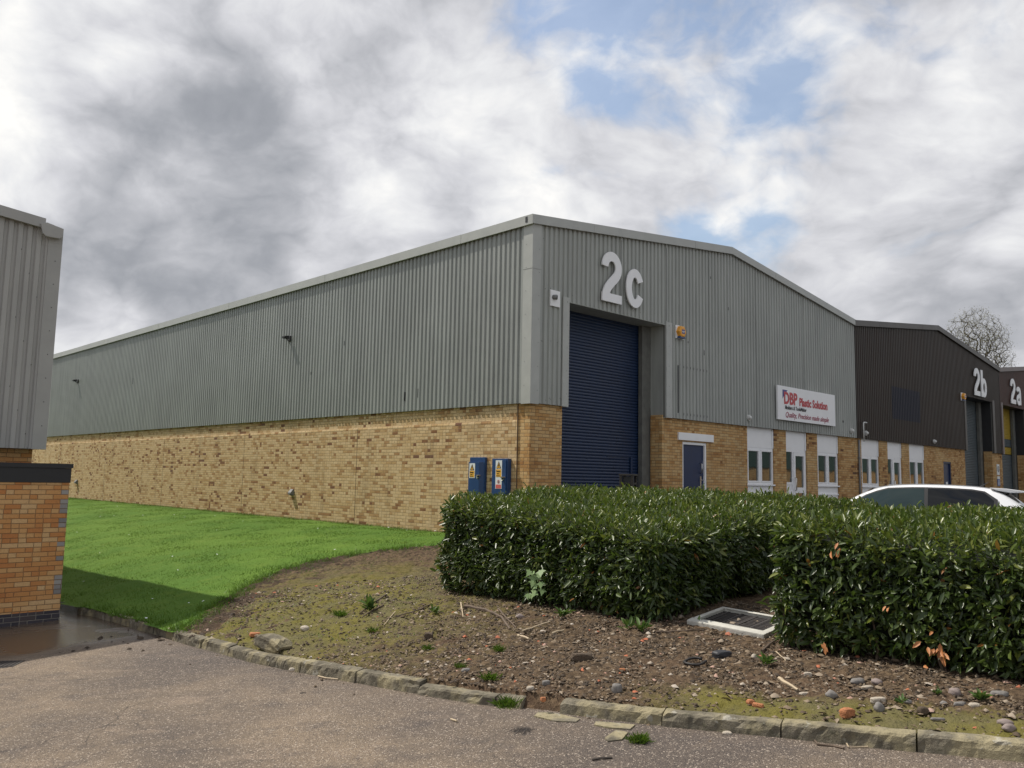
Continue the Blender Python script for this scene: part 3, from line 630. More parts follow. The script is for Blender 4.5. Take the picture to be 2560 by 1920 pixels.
# downpipe between the grey and brown units and vent pipe
t = empty('downpipe', W(16.33, .05, ZB), ANG, 'thin grey downpipe on the brickwork where the grey and brown units meet', 'drainpipe')
q = MB(); q.tube([(0, -.01, 0.), (0, -.01, 2.85)], .035, 10); q.build('pipe', M['grey_plastic'], t, smooth=True)
q = MB(); q.box(-.05, .05, -.05, .034, 2.2, 2.25); q.build('bracket', M['grey_plastic'], t); q = MB(); q.box(-.05, .05, -.05, .034, .8, .85); q.build('bracket', M['grey_plastic'], t)
t = empty('vent_pipe', W(16.45, -.08, 1.52), ANG, 'short grey elbow pipe standing against the brown cladding near its left edge', 'pipe')
q = MB(); q.tube([(0, 0, 0), (0, 0, .62), (.02, 0, .655), (.06, 0, .67), (.26, 0, .67)], .026, 8); q.build('pipe', M['pale_lamp'], t, smooth=True)

# ------------------------------------------------------------------ things on the facades
def ribbon(mb, pts, w, y0, y1):
    """thick stroke in the xz plane, extruded from y0 to y1"""
    L, Rr = [], []
    for i, p in enumerate(pts):
        a = pts[max(i - 1, 0)]; b = pts[min(i + 1, len(pts) - 1)]; dx, dz = b[0] - a[0], b[1] - a[1]; l = math.hypot(dx, dz) or 1; nx, nz = -dz / l, dx / l
        L.append((p[0] + nx * w / 2, p[1] + nz * w / 2)); Rr.append((p[0] - nx * w / 2, p[1] - nz * w / 2))
    n = len(mb.v); k = len(pts)
    for arr, y in ((L, y0), (Rr, y0), (L, y1), (Rr, y1)): mb.v += [(x, y, z) for x, z in arr]
    for i in range(k - 1):
        mb.f += [(n + i, n + i + 1, n + k + i + 1, n + k + i), (n + 2 * k + i, n + 3 * k + i, n + 3 * k + i + 1, n + 2 * k + i + 1),
                 (n + i, n + 2 * k + i, n + 2 * k + i + 1, n + i + 1), (n + k + i, n + k + i + 1, n + 3 * k + i + 1, n + 3 * k + i)]
    mb.f += [(n, n + k, n + 3 * k, n + 2 * k), (n + k - 1, n + 3 * k - 1, n + 4 * k - 1, n + 2 * k - 1)][:1] + [(n + k - 1, n + 2 * k - 1, n + 4 * k - 1, n + 3 * k - 1)]
def arc(cx_, cz, rx, rz, a0, a1, n=22): return [(cx_ + rx * math.cos(R(a0 + (a1 - a0) * i / n)), cz + rz * math.sin(R(a0 + (a1 - a0) * i / n))) for i in range(n + 1)]
def glyph(ch, h, y0, y1):
    m = MB(); w = .185 * h
    if ch == '2':
        top = arc(.31 * h, .69 * h, .205 * h, .215 * h, 180, -25, 26)
        p0, p3 = top[-1], (.12 * h, .10 * h); c1, c2 = (p0[0] - .055 * h, p0[1] - .14 * h), (.15 * h, .34 * h)
        bez = [tuple((1 - t) ** 3 * p0[q] + 3 * (1 - t) ** 2 * t * c1[q] + 3 * (1 - t) * t * t * c2[q] + t ** 3 * p3[q] for q in (0, 1)) for t in [i / 14 for i in range(1, 15)]]
        ribbon(m, top + bez, w, y0, y1); ribbon(m, [(.02 * h, .085 * h), (.61 * h, .085 * h)], .17 * h, y0 - .002, y1 + .002)
    if ch == 'c': ribbon(m, arc(.285 * h, .40 * h, .195 * h, .31 * h, 28, 332, 34), w * .92, y0, y1)
    if ch == 'b': ribbon(m, arc(.30 * h, .345 * h, .195 * h, .265 * h, 0, 360, 36), w * .92, y0, y1); ribbon(m, [(.085 * h, 0), (.085 * h, .98 * h)], w, y0 - .002, y1 + .002)
    if ch == 'a':
        ribbon(m, arc(.265 * h, .50 * h, .185 * h, .15 * h, 165, 10, 18) + [(.455 * h, .40 * h), (.455 * h, .01 * h)], w * .95, y0 - .002, y1 + .002)
        ribbon(m, [(.44 * h, .40 * h)] + arc(.25 * h, .20 * h, .165 * h, .135 * h, 95, 325, 20), w * .85, y0, y1)
    return m
def number(chars, u, z, h, label, sc=1.):
    t = empty('number_sign', W(u, 0, z), ANG, label, 'number sign', 'unit numbers on the warehouse fronts'); x = 0
    for ch in chars:
        g = glyph(ch, h, -.085, -.05); g.v = [(a * sc + x, b, c) for a, b, c in g.v]
        o = g.build('digit' if ch == '2' else 'letter', M['white'], t); x += (.755 if ch == '2' else .6) * h * sc
    for k in range(4): q = MB(); q.tube([(.15 + .28 * k, -.05, .12 * h), (.15 + .28 * k, .0, .12 * h)], .012, 6); q.build('fixing_stud', M['steel'], t)
number('2c', 2.25, 4.22, 1.23, 'large white number 2c over the blue shutter of the grey unit')
number('2b', 28.15, 4.12, 1.25, 'large white number 2b on the dark brown unit above its grey shutter')
number('2a', 33.44, 4.15, 1.25, 'large white number 2a on the red brown unit above a yellow banded shutter')

def text(name, s, size, mat, par, loc, bold=0., sx=1., shear=0., depth=.002):
    cu = bpy.data.curves.new(name, 'FONT'); cu.body = s; cu.size = size; cu.offset = bold; cu.extrude = depth; cu.shear = shear; cu.resolution_u = 3
    o = bpy.data.objects.new('tmp', cu); COL.objects.link(o); dg = bpy.context.evaluated_depsgraph_get(); dg.update()
    me = bpy.data.meshes.new_from_object(o.evaluated_get(dg)); bpy.data.objects.remove(o); bpy.data.curves.remove(cu)
    co = np.empty(len(me.vertices) * 3, np.float32); me.vertices.foreach_get('co', co); co = co.reshape(-1, 3)
    out = np.stack([co[:, 0] * sx, -co[:, 2], co[:, 1]], 1); me.vertices.foreach_set('co', out.ravel().astype(np.float32)); me.materials.clear(); me.materials.append(mat); me.update()
    me.name = name; ob = bpy.data.objects.new(name, me); COL.objects.link(ob); ob.parent = par; ob.location = loc
    return ob, float(out[:, 0].max()) if len(out) else 0
# company sign
t = empty('company_sign', W(10.46, -.02, 1.925), ANG, 'white company sign board reading DBP Plastic Solution over the office windows', 'sign')
q = MB(); q.box(0, 3.79, -.075, -.02, 0, 1.03); q.build('board', M['white'], t)
q = MB(); q.prism([(.29, .92), (.29, .64), (.36, .715), (.44, .79), (.60, .92)], 'y', -.0785, -.0751); q.build('emblem', M['sign_navy'], t)
_, w1 = text('company_initials', 'DBP', .50, M['sign_red'], t, (.36, -.081, .505), .018, .92); text('company_name', 'Plastic Solution', .345, M['sign_red'], t, (1.33, -.081, .50), .013, .90)
text('trade_line', 'Molders & ToolsMaker', .165, M['ink'], t, (.42, -.081, .335), .003, .88, .15); text('slogan', 'Quality, Precision made simple', .225, M['sign_purple'], t, (.43, -.081, .10), .002, 1.02, .35)

# cable outlet plate
t = empty('outlet_plate', W(.555, -.004, 3.825), ANG, 'white square plate with a grey pipe stub left of the blue shutter', 'outlet')
q = MB(); q.box(0, .31, -.03, -.001, 0, .36); q.build('plate', M['white'], t)
q = MB(); q.tube([(.10, -.03, .20), (.10, -.075, .195), (.125, -.115, .19)], .056, 14); q.build('pipe_stub', M['grey_plastic'], t, smooth=True)
q = MB(); q.tube([(.125, -.1152, .19), (.130, -.121, .1895)], .040, 14); q.build('pipe_mouth', M['ink'], t)
# alarm boxes
def alarm(u, z, label):
    t = empty('alarm_box', W(u, -.004, z), ANG, label, 'alarm box', 'amber alarm boxes beside the shutters')
    q = MB(); q.box(0, .35, -.025, -.001, 0, .345); q.build('back_plate', M['white'], t)
    hexo = [(.175 + .165 * math.cos(R(a)), .175 + .165 * math.sin(R(a))) for a in range(0, 360, 60)]; hexi = [(.175 + .125 * math.cos(R(a)), .175 + .125 * math.sin(R(a))) for a in range(0, 360, 60)]
    q = MB(); n = 0; q.v = [(x, -.025, z_) for x, z_ in hexo] + [(x, -.11, z_) for x, z_ in hexo] + [(x, -.135, z_) for x, z_ in hexi]
    for i in range(6): j = (i + 1) % 6; q.f += [(i, j, 6 + j, 6 + i), (6 + i, 6 + j, 12 + j, 12 + i)]
    q.f.append(tuple(range(12, 18))); q.build('cover', M['alarm'], t)
    q = MB(); q.prism([(.05, .005), (.30, .005), (.265, .07), (.085, .07)], 'y', -.117, -.026); q.build('strobe', M['cabinet'], t)
    q = MB(); q.box(.11, .24, -.139, -.1352, .12, .23); q.build('maker_badge', M['sign_navy'], t)
    text('maker_lettering', 'ADT', .062, M['label_white'], t, (.12, -.1405, .152), .002, .95)
alarm(5.32, 3.72, 'amber hexagonal alarm box right of the blue shutter'); alarm(26.55, 3.75, 'amber hexagonal alarm box on the brown unit beside its shutter')
# bulkhead lamps
def lamp(u, z, label):
    t = empty('wall_lamp', W(u, -.002, z), ANG, label, 'wall lamp', 'small round lamps under the cladding')
    q = MB(); q.tube([(0, 0, 0), (0, -.05, 0)], .085, 18); q.build('base', M['pale_lamp'], t)
    q = MB(); q.tube([(0, -.0502, 0), (0, -.09, 0), (0, -.115, 0)], [.062, .055, .03], 16); q.build('lens', M['pale_lamp'], t, smooth=True)
lamp(8.9, 1.87, 'small round pale lamp on grey cladding above the first office window'); lamp(15.6, 1.85, 'small round pale lamp near the right end of the grey cladding')
lamp(16.75, 1.83, 'small round pale lamp beside the elbow pipe on brown cladding'); lamp(23.2, 1.82, 'small round pale lamp on brown cladding left of the blue door')
# signs on the brick pier of the red brown unit
t = empty('speed_sign', W(31.3, .07, .62), ANG, 'square white sign with a ringed number 5 on the brick pier', 'sign')
q = MB(); q.box(0, .36, -.005, .012, 0, .50); q.build('board', M['label_white'], t)
q = MB(); ribbon(q, arc(.18, .27, .125, .125, 0, 360, 24), .035, -.0085, -.0052); q.build('ring', M['ink'], t); text('speed_figure', '5', .2, M['ink'], t, (.125, -.007, .20), .006)
t = empty('notice_sign', W(31.31, .07, .10), ANG, 'small white and blue notice under the ringed number 5', 'sign')
q = MB(); q.box(0, .36, -.005, .012, .33, .45); q.build('header', M['label_white'], t); q = MB(); q.box(0, .36, -.005, .012, 0, .329); q.build('blue_panel', M['label_blue'], t)
q = MB(); [q.box(.03, .33, -.007, -.0052, z, z + .02) for z in (.05, .11, .17, .23)]; q.build('text_lines', M['label_white'], t)

# ------------------------------------------------------------------ things on the long side wall (local x = outward from the wall)
AS = ANG - math.pi / 2                                    # local x = -V (towards the corner), local y = U (into the wall)
def flood(v, z, label):
    t = empty('floodlight', W(-.002, v, z), AS, label, 'floodlight', 'black floodlights on the side cladding')
    q = MB(); q.box(-.07, .07, -.035, -.001, -.10, .07); q.build('mount_box', M['black'], t, bevel=.01)
    q = MB(); q.tube([(0, -.03, -.06), (0, -.07, -.08), (0, -.11, -.03)], .014, 6); q.build('arm', M['black'], t)
    q = MB(); q.prism([(-.23, -.01), (-.08, -.035), (-.08, .07), (-.23, .045)], 'x', -.085, .085); q.build('lamp_head', M['black'], t, bevel=.012)
    q = MB(); q.box(-.07, .07, -.22, -.09, -.035, -.031); q.build('lens', M['car_glass'], t)
flood(10.3, 4.11, 'black floodlight nearer the middle of the grey side cladding'); flood(29.77, 4.15, 'black floodlight at the far left end of the grey side cladding')
def vent(v, z, label):
    t = empty('wall_vent', W(.058, v, z), AS, label, 'vent', 'hooded vents low on the brick side wall')
    q = MB(); q.prism([(0, -.09), (0, .10), (-.03, .10), (-.11, .0), (-.11, -.05)], 'x', -.08, .08); q.build('hood', M['grey_plastic'], t)
    q = MB(); q.box(-.07, .07, -.105, -.02, -.085, -.08); q.build('opening', M['ink'], t)
vent(9.83, -.53, 'dark hooded vent low on the brick wall near its middle'); vent(29.03, -.53, 'small dark hooded vent on the brick wall beside the left building')
def warn(par, w, h, x, y, z, extra):
    """hazard label made of separate flat pieces; x is along the wall, y outward (negative)"""
    q = MB(); q.box(x, x + w, y - .003, y, z, z + h); lab = q.build('warning_label', M['label_white'], par)
    hh = h if not extra else h * .62; zb = z + h - hh
    q = MB(); q.prism([(x + .12 * w, zb + .54 * hh), (x + .88 * w, zb + .54 * hh), (x + .5 * w, zb + .95 * hh)], 'y', y - .006, y - .0032); q.build('triangle_border', M['ink'], lab)
    q = MB(); q.prism([(x + .24 * w, zb + .57 * hh), (x + .76 * w, zb + .57 * hh), (x + .5 * w, zb + .86 * hh)], 'y', y - .009, y - .0062); q.build('triangle', M['label_yellow'], lab)
    q = MB(); q.prism([(x + .47 * w, zb + .80 * hh), (x + .42 * w, zb + .68 * hh), (x + .5 * w, zb + .69 * hh), (x + .47 * w, zb + .59 * hh), (x + .58 * w, zb + .72 * hh), (x + .50 * w, zb + .72 * hh), (x + .54 * w, zb + .80 * hh)], 'y', y - .012, y - .0092); q.build('lightning_bolt', M['ink'], lab)
    q = MB(); q.box(x + .08 * w, x + .92 * w, y - .006, y - .0032, zb + .06 * hh, zb + .5 * hh); q.build('amber_panel', M['label_yellow'], lab)
    text('danger_text', 'Danger', .19 * w, M['ink'], lab, (x + .14 * w, y - .008, zb + .36 * hh), .001, 1.15)
    text('hazard_text', 'Electric', .13 * w, M['ink'], lab, (x + .24 * w, y - .008, zb + .23 * hh), 0., 1.); text('shock_text', 'shock risk', .13 * w, M['ink'], lab, (x + .15 * w, y - .008, zb + .11 * hh), 0., 1.)
    if extra:
        q = MB(); ribbon(q, arc(x + .5 * w, z + .25 * h, .17 * w, .17 * w, 0, 360, 20), .05 * w, y - .006, y - .0032); q.build('prohibition_ring', M['label_red'], lab)
        q = MB(); q.prism([(x + .45 * w, z + .21 * h), (x + .56 * w, z + .21 * h), (x + .58 * w, z + .27 * h), (x + .46 * w, z + .285 * h)], 'y', y - .005, y - .0032); q.build('figure', M['ink'], lab)
        q = MB(); q.box(x + .08 * w, x + .92 * w, y - .006, y - .0032, z + .015 * h, z + .15 * h); q.build('red_panel', M['label_red'], lab)
def cabinet(v0, w, z0, z1, label, nested):
    """v0 = edge nearest the corner"""
    t = empty('meter_cabinet', W(.058, v0 + w, z0), AS, label, 'meter cabinet', 'blue meter cabinets on the side wall'); H = z1 - z0
    q = MB(); q.box(0, w, -.06 if nested else -.11, -.001, 0, H); q.build('box', M['cabinet'], t, bevel=.012)
    if nested:
        q = MB(); q.prism([(.03, -.06), (w - .03, -.06), (w - .11, -.14), (.05, -.14)], 'z', .02, H - .11); q.build('door', M['cabinet'], t, bevel=.008); lx, ly = .085, -.1405
        warn(t, .19, .33, lx, ly, H - .47, False); kx = w - .19
    else:
        q = MB(); q.box(.03, w - .03, -.135, -.111, .03, H - .03); q.build('door', M['cabinet'], t, bevel=.008)
        warn(t, .20, .62, (.15), -.1355, H - .66, True); kx = w - .16
    q = MB(); q.box(kx, kx + .12, -.165, -.135, H - .42, H - .395); q.tube([(kx + .06, -.155, H - .40), (kx + .02, -.162, H - .44), (kx + .05, -.165, H - .48), (kx + .09, -.162, H - .45)], .012, 6); q.build('padlock', M['steel'], t)
cabinet(1.38, .52, -.62, .468, 'blue meter cabinet with one yellow warning label, left of the pair', True)
cabinet(.60, .50, -.62, .435, 'blue meter cabinet with yellow and red labels nearest the wall corner', False)

# ------------------------------------------------------------------ left building
ZL = -2.42; L0 = empty('workshop', (LC[0], LC[1], ZL), ANG, 'orange brick building with grey clad upper storey at the left edge', 'building'); off = (0, 0, -ZL)
q = MB(); q.box(-9., 0, 0, 1.5, -2.22, -.205); q.build('annex_brick_wall', M['brick_left'], L0, off=off); q = MB(); q.box(-9., -.12, 1.75, 30., -2.6, .42); q.box(-9., -.19, 1.501, 1.7499, -.3, .06); q.build('brick_wall', M['brick_left'], L0, off=off)
q = MB(); q.box(-9., .003, -.003, 1.497, -2.75, -2.2205); q.build('plinth', M['brick_blue'], L0, off=off)
q = MB(); q.box(-9., .012, -.012, 1.499, -.204, .03); q.box(-9., .032, -.03, 1.499, .031, .10); q.build('flat_roof_edge', M['black'], L0, off=off)
rl = lambda u: 4.345 - .117 * max(u, -8.) if u < 0 else 4.345
c = MB(); corr_wall(c, corr_profile(-9., -.22, .034, .148), lambda s, d, z: (s, 1.40 + d, z), lambda s: .355, lambda s: rl(s) - .1); c.build('front_cladding', M['clad_left'], L0, off=off)
c = MB(); corr_wall(c, corr_profile(1.62, 30., .034, .148), lambda s, d, z: (-.02 - d, s, z), lambda s: .355, lambda s: 4.25); c.build('side_cladding', M['clad_left'], L0, off=off)
q = MB(); q.box(-.235, -.005, 1.385, 1.43, .35, 4.29); q.box(-.03, -.005, 1.431, 1.62, .35, 4.29); q.build('corner_flashing', M['flash_left'], L0, off=off)
q = MB(); q.prism([(-9., rl(-9) + .03), (-.32, rl(-.32) + .03), (-.32, rl(-.32) - .15), (-9., rl(-9) - .15)], 'y', 1.31, 1.38); q.prism([(-9., rl(-9) + .025), (-.32, rl(-.32) + .025), (-.32, rl(-.32) - .0), (-9., rl(-9) - .0)], 'y', 1.3801, 1.7); q.build('verge_fascia', M['flash_left'], L0, off=off)
q = MB(); q.prism([(-.41, 4.30), (-.37, 4.13), (-.31, 4.085), (-.09, 4.085), (-.05, 4.12), (-.035, 4.275), (-.31, 4.335)], 'y', 1.26, 1.3099); q.build('gutter_end', M['flash_left'], L0, off=off, bevel=.01)
q = MB(); q.box(-.12, -.03, 1.311, 30., 4.14, 4.29); q.build('gutter', M['flash_left'], L0, off=off)
q = MB(); q.prism([(0., 4.30), (-9., rl(-9) - .02), (-9., 4.), (0., 4.)], 'y', 1.7001, 30.); q.build('roof', M['roof'], L0, off=off)
q = MB()
for i in range(9): q.box(-.11, -.096, 1.380, 1.3845, .75 + .42 * i, .764 + .42 * i); q.box(-.35 - .15 * (i % 3), -.338 - .15 * (i % 3), 1.395, 1.3995, .6 + .4 * i, .614 + .4 * i)
q.build('screw_heads', M['ink'], L0, off=off)

# unit across the yard, behind the viewer: only its mirror image in the office windows shows
t = empty('warehouse_opposite', W(2., -27., -1.5), ANG, 'buff brick unit across the yard seen only reflected in the office windows', 'warehouse')
q = MB(); q.box(36, 130, -12, 0, 0, 3.0); q.build('brick_wall', M['brick_buff'], t); q = MB(); q.box(35.9, 130.1, -12.1, .1, 3.001, 9.); q.build('cladding', M['clad_green'], t)

# ------------------------------------------------------------------ hedges
def noise3(p): return (np.sin(p[:, 0] * 5.1 + 1.2) * np.sin(p[:, 1] * 4.7) + np.sin(p[:, 2] * 6.3 + p[:, 0] * 3.1) * .7 + np.sin((p[:, 0] + p[:, 1]) * 9.7 + p[:, 2] * 4.) * .45) / 2.1
def leaf_mesh(name, P, D, Nn, Ln, wf, tint, mat, par):
    """P base points, D leaf direction, Nn leaf normal, Ln length"""
    n = len(P); D = D / np.linalg.norm(D, axis=1, keepdims=True); B = np.cross(D, Nn); B /= np.linalg.norm(B, axis=1, keepdims=True) + 1e-9; Nn = np.cross(B, D)
    w = (Ln * wf)[:, None]; l = Ln[:, None]; v = np.empty((n, 6, 3))
    v[:, 0] = P; v[:, 1] = P + D * l * .33 + B * w * .5 + Nn * w * .18; v[:, 2] = P + D * l * .7 + B * w * .42 + Nn * w * .10; v[:, 3] = P + D * l - Nn * l * .10
    v[:, 4] = P + D * l * .7 - B * w * .42 + Nn * w * .10; v[:, 5] = P + D * l * .33 - B * w * .5 + Nn * w * .18
    i = np.arange(n)[:, None] * 6
    f = np.concatenate([i + np.array([[0, 1, 2, 3]]), i + np.array([[0, 3, 4, 5]])], 0)
    return fast_mesh(name, v.reshape(-1, 3), f, mat, par, np.repeat(tint, 6))
def hedge(label, ub, vb, ztop, dens, dead=()):
    """rounded block: local axes u,v of the warehouse; ztop(u,v) gives the clipped top"""
    (u0_, u1_), (v0_, v1_) = ub, vb; c = W((u0_ + u1_) / 2, (v0_ + v1_) / 2); zb = float(terr(c[0], c[1]))
    root = empty('hedge', (c[0], c[1], zb), ANG, label, 'hedge', 'clipped laurel hedges in the planting bed')
    faces = []; r = .27
    hgt = 1.25; lu, lv = u1_ - u0_, v1_ - v0_
    for kind, area, d in (('-u', lv * hgt, 1.), ('-v', lu * hgt, .9), ('+v', lu * hgt, .5), ('+u', lv * hgt, .4), ('t', lu * lv, .8)):
        n = int(area * dens * d); a = rng.random(n); b = rng.random(n)
        if kind == '-u': q = np.stack([np.full(n, u0_), v0_ + a * lv, b, np.zeros(n)], 1); nr = (-1, 0, 0)
        if kind == '+u': q = np.stack([np.full(n, u1_), v0_ + a * lv, b, np.zeros(n)], 1); nr = (1, 0, 0)
        if kind == '-v': q = np.stack([u0_ + a * lu, np.full(n, v0_), b, np.zeros(n)], 1); nr = (0, -1, 0)
        if kind == '+v': q = np.stack([u0_ + a * lu, np.full(n, v1_), b, np.zeros(n)], 1); nr = (0, 1, 0)
        if kind == 't': q = np.stack([u0_ + a * lu, v0_ + b * lv, np.ones(n), np.ones(n)], 1); nr = (0, 0, 1)
        faces.append((q, np.tile(nr, (n, 1))))
    q = np.concatenate([f[0] for f in faces]); nr = np.concatenate([f[1] for f in faces]).astype(float)
    xy = CW[None, :2] + q[:, :1] * U[None, :2] + q[:, 1:2] * V[None, :2]
    base = terr(xy[:, 0], xy[:, 1]) + .04 + .05 * rng.random(len(q)); top = ztop(q[:, 0], q[:, 1]); z = base + (top - base) * q[:, 2]
    p = np.stack([q[:, 0], q[:, 1], z], 1)
    lo = np.stack([np.full(len(p), u0_ + r), np.full(len(p), v0_ + r), np.full(len(p), -9.)], 1); hi = np.stack([np.full(len(p), u1_ - r), np.full(len(p), v1_ - r), top - r], 1)
    core = np.clip(p, lo, hi); dvec = p - core; ln = np.linalg.norm(dvec, axis=1, keepdims=True); ln[ln < 1e-6] = 1; nn = dvec / ln
    nn = np.where(np.linalg.norm(dvec, axis=1, keepdims=True) < 1e-5, nr, nn)
    lump = noise3(p); low = (1 - q[:, 2]) * (1 - q[:, 3])                        # sides pull in a little near the ground
    depth = rng.random(len(p)) ** 1.6 * .15
    out = core + nn * (r + .07 * lump - depth - .10 * np.clip(low - .72, 0, 1) * 2.)[:, None]
    sprig = rng.random(len(p)) < .03; out += nn * (sprig * rng.uniform(.02, .09, len(p)))[:, None]
    thin = (noise3(p * 1.9 + 3.7) > .78) & (rng.random(len(p)) < .7) & (q[:, 3] < .5)
    q, p, nn, out, lump, nr = (z_[~thin] for z_ in (q, p, nn, out, lump, nr)); isT = q[:, 3] > .5; k = len(p)
    D = nn * .55 + rng.normal(0, .62, (k, 3)); D[:, 2] += np.where(isT, .35, -.22); Nl = nn * .8 + np.array([0, 0, .55]) + rng.normal(0, .45, (k, 3))
    L = (.042 + .10 * rng.random(k) ** 1.7) * np.where(isT, .85, 1.)
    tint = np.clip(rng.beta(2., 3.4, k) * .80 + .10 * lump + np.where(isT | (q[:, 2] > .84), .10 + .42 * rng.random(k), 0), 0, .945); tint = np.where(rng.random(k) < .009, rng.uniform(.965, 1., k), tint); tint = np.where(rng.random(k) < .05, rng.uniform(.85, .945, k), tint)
    # to the root's local frame
    loc = np.stack([out[:, 0] - (u0_ + u1_) / 2, out[:, 1] - (v0_ + v1_) / 2, out[:, 2] - zb], 1)
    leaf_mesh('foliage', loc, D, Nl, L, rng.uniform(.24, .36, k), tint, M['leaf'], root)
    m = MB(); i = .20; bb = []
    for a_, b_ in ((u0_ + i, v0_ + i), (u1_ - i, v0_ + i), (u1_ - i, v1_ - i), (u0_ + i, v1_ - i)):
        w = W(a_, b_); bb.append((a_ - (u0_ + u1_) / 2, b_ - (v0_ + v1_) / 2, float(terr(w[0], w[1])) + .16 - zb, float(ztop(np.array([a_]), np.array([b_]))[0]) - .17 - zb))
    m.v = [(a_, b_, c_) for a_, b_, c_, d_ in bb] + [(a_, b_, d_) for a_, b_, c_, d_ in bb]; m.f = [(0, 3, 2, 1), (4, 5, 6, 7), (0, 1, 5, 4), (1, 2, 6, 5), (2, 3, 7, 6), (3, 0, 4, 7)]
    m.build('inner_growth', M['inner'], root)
    for j in range(24):
        m = MB()
        if j % 2: a_, b_ = u0_ + random.uniform(.06, .4), random.uniform(v0_ + .1, v1_ - .1)
        else: a_, b_ = random.uniform(u0_ + .1, u1_ - .1), v0_ + random.uniform(.06, .4)
        w = W(a_, b_); z0 = float(terr(w[0], w[1])) - zb - .05; la, lb = a_ - (u0_ + u1_) / 2, b_ - (v0_ + v1_) / 2
        m.tube([(la, lb, z0), (la + random.uniform(-.05, .05), lb + random.uniform(-.05, .05), z0 + .18), (la + random.uniform(-.12, .12), lb + random.uniform(-.12, .12), z0 + .5)], [.013, .011, .006], 5); m.build('stem', M['bark'], root)
    return root, zb
zA = lambda u, v: np.minimum(-.50 + .105 * ((cy + u * U[1] + v * V[1]) - 10.2), -.03 - .044 * np.clip(u + 5.1, 0, 9)) + .012 * np.sin(u * 3) * np.sin(v * 2.6)
zBt = lambda u, v: np.minimum(-.325 + .10 * ((cy + u * U[1] + v * V[1]) - 8.6), -.315) + .012 * np.sin(u * 3) * np.sin(v * 2.6)
PA, PB, PC_, PD = at(1105, 1492), at(1640, 1552), at(1952, 1622), at(2500, 1735)
uvof = lambda p: ((p.x - cx) * U[0] + (p.y - cy) * U[1], (p.x - cx) * V[0] + (p.y - cy) * V[1])
print('HEDGE', [tuple(round(k, 2) for k in uvof(p)) for p in (PA, PB, PC_, PD)], [tuple(round(k, 2) for k in p) for p in (PA, PB, PC_, PD)])
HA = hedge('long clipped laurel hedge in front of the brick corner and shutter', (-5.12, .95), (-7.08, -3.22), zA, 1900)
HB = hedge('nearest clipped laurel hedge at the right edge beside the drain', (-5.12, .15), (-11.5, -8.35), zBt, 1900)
# dead sprays in the near hedge
HBo, zb = HB
def spray(px, py, u, m, size, mat, name, par, zb_, uc, vc):
    """a hanging bunch of leaves just proud of the face at u"""
    d = ray(px, py); t = (u + CW @ U) / (d @ U); p = d * t; lu, lv = (p - CW) @ U, (p - CW) @ V
    P = np.stack([np.full(m, lu - uc) + rng.normal(-.02, .02, m), lv - vc + rng.normal(0, size, m), p[2] - zb_ + rng.normal(0, size, m)], 1)
    D = np.stack([rng.normal(-.4, .3, m), rng.normal(0, .5, m), rng.normal(-.8, .4, m)], 1)
    leaf_mesh(name, P, D, np.tile((-1., 0, .4), (m, 1)) + rng.normal(0, .3, (m, 3)), rng.uniform(.06, .10, m), np.full(m, .4), np.full(m, .5), mat, par)
ucB, vcB = (-5.12 + .15) / 2, (-11.5 - 8.35) / 2
spray(2345, 1620, -5.16, 14, .055, M['dead'], 'dead_leaves', HBo, zb, ucB, vcB); spray(2070, 1610, -5.16, 4, .03, M['dead'], 'dead_leaves', HBo, zb, ucB, vcB); spray(2220, 1515, -5.17, 2, .01, M['dead'], 'dead_leaves', HBo, zb, ucB, vcB); spray(2090, 1365, -5.16, 4, .03, M['dead'], 'dead_leaves', HBo, zb, ucB, vcB)
# maple seedling growing out of the long hedge
d = ray(1365, 1455); t_ = (-5.16 + CW @ U) / (d @ U); p = d * t_; gz0 = float(terr(p[0], p[1]))
t = empty('maple_seedling', (p[0], p[1], gz0), ANG, 'pale green maple seedling sprouting from the dark hedge face', 'seedling')
st_ = MB(); lv = MB(); top = p[2] - gz0
st_.tube([(.1, 0, 0), (.02, .02, top * .6), (-.06, 0, top + .12)], .006, 5)
for k in range(16):
    c0 = Vector((-.17 + random.uniform(-.04, .02), random.uniform(-.15, .15), top + random.uniform(-.17, .15))); s = random.uniform(.05, .085)
    A = Vector((random.uniform(-.5, -.1), random.uniform(-.6, .6), -.7)).normalized(); Nn = Vector((-.8, random.uniform(-.4, .4), .7)); Bv = A.cross(Nn).normalized(); pts = []
    for a, rr in ((180, .25), (140, .55), (115, .45), (85, .95), (62, .5), (30, .62), (14, .7), (0, 1.15), (-14, .7), (-30, .62), (-62, .5), (-85, .95), (-115, .45), (-140, .55)):
        pts.append(tuple(c0 + (A * math.cos(R(a)) + Bv * math.sin(R(a))) * rr * s))
    n0 = len(lv.v); lv.v += pts + [tuple(c0)]; lv.f += [(n0 + i, n0 + (i + 1) % 14, n0 + 14) for i in range(14)]
st_.build('stem', M['weed'], t); lo = lv.build('leaves', M['maple'], t, fix=False); a = lo.data.attributes.new('tint', 'FLOAT', 'POINT'); a.data.foreach_set('value', rng.uniform(.2, .9, len(lv.v)).astype(np.float32))

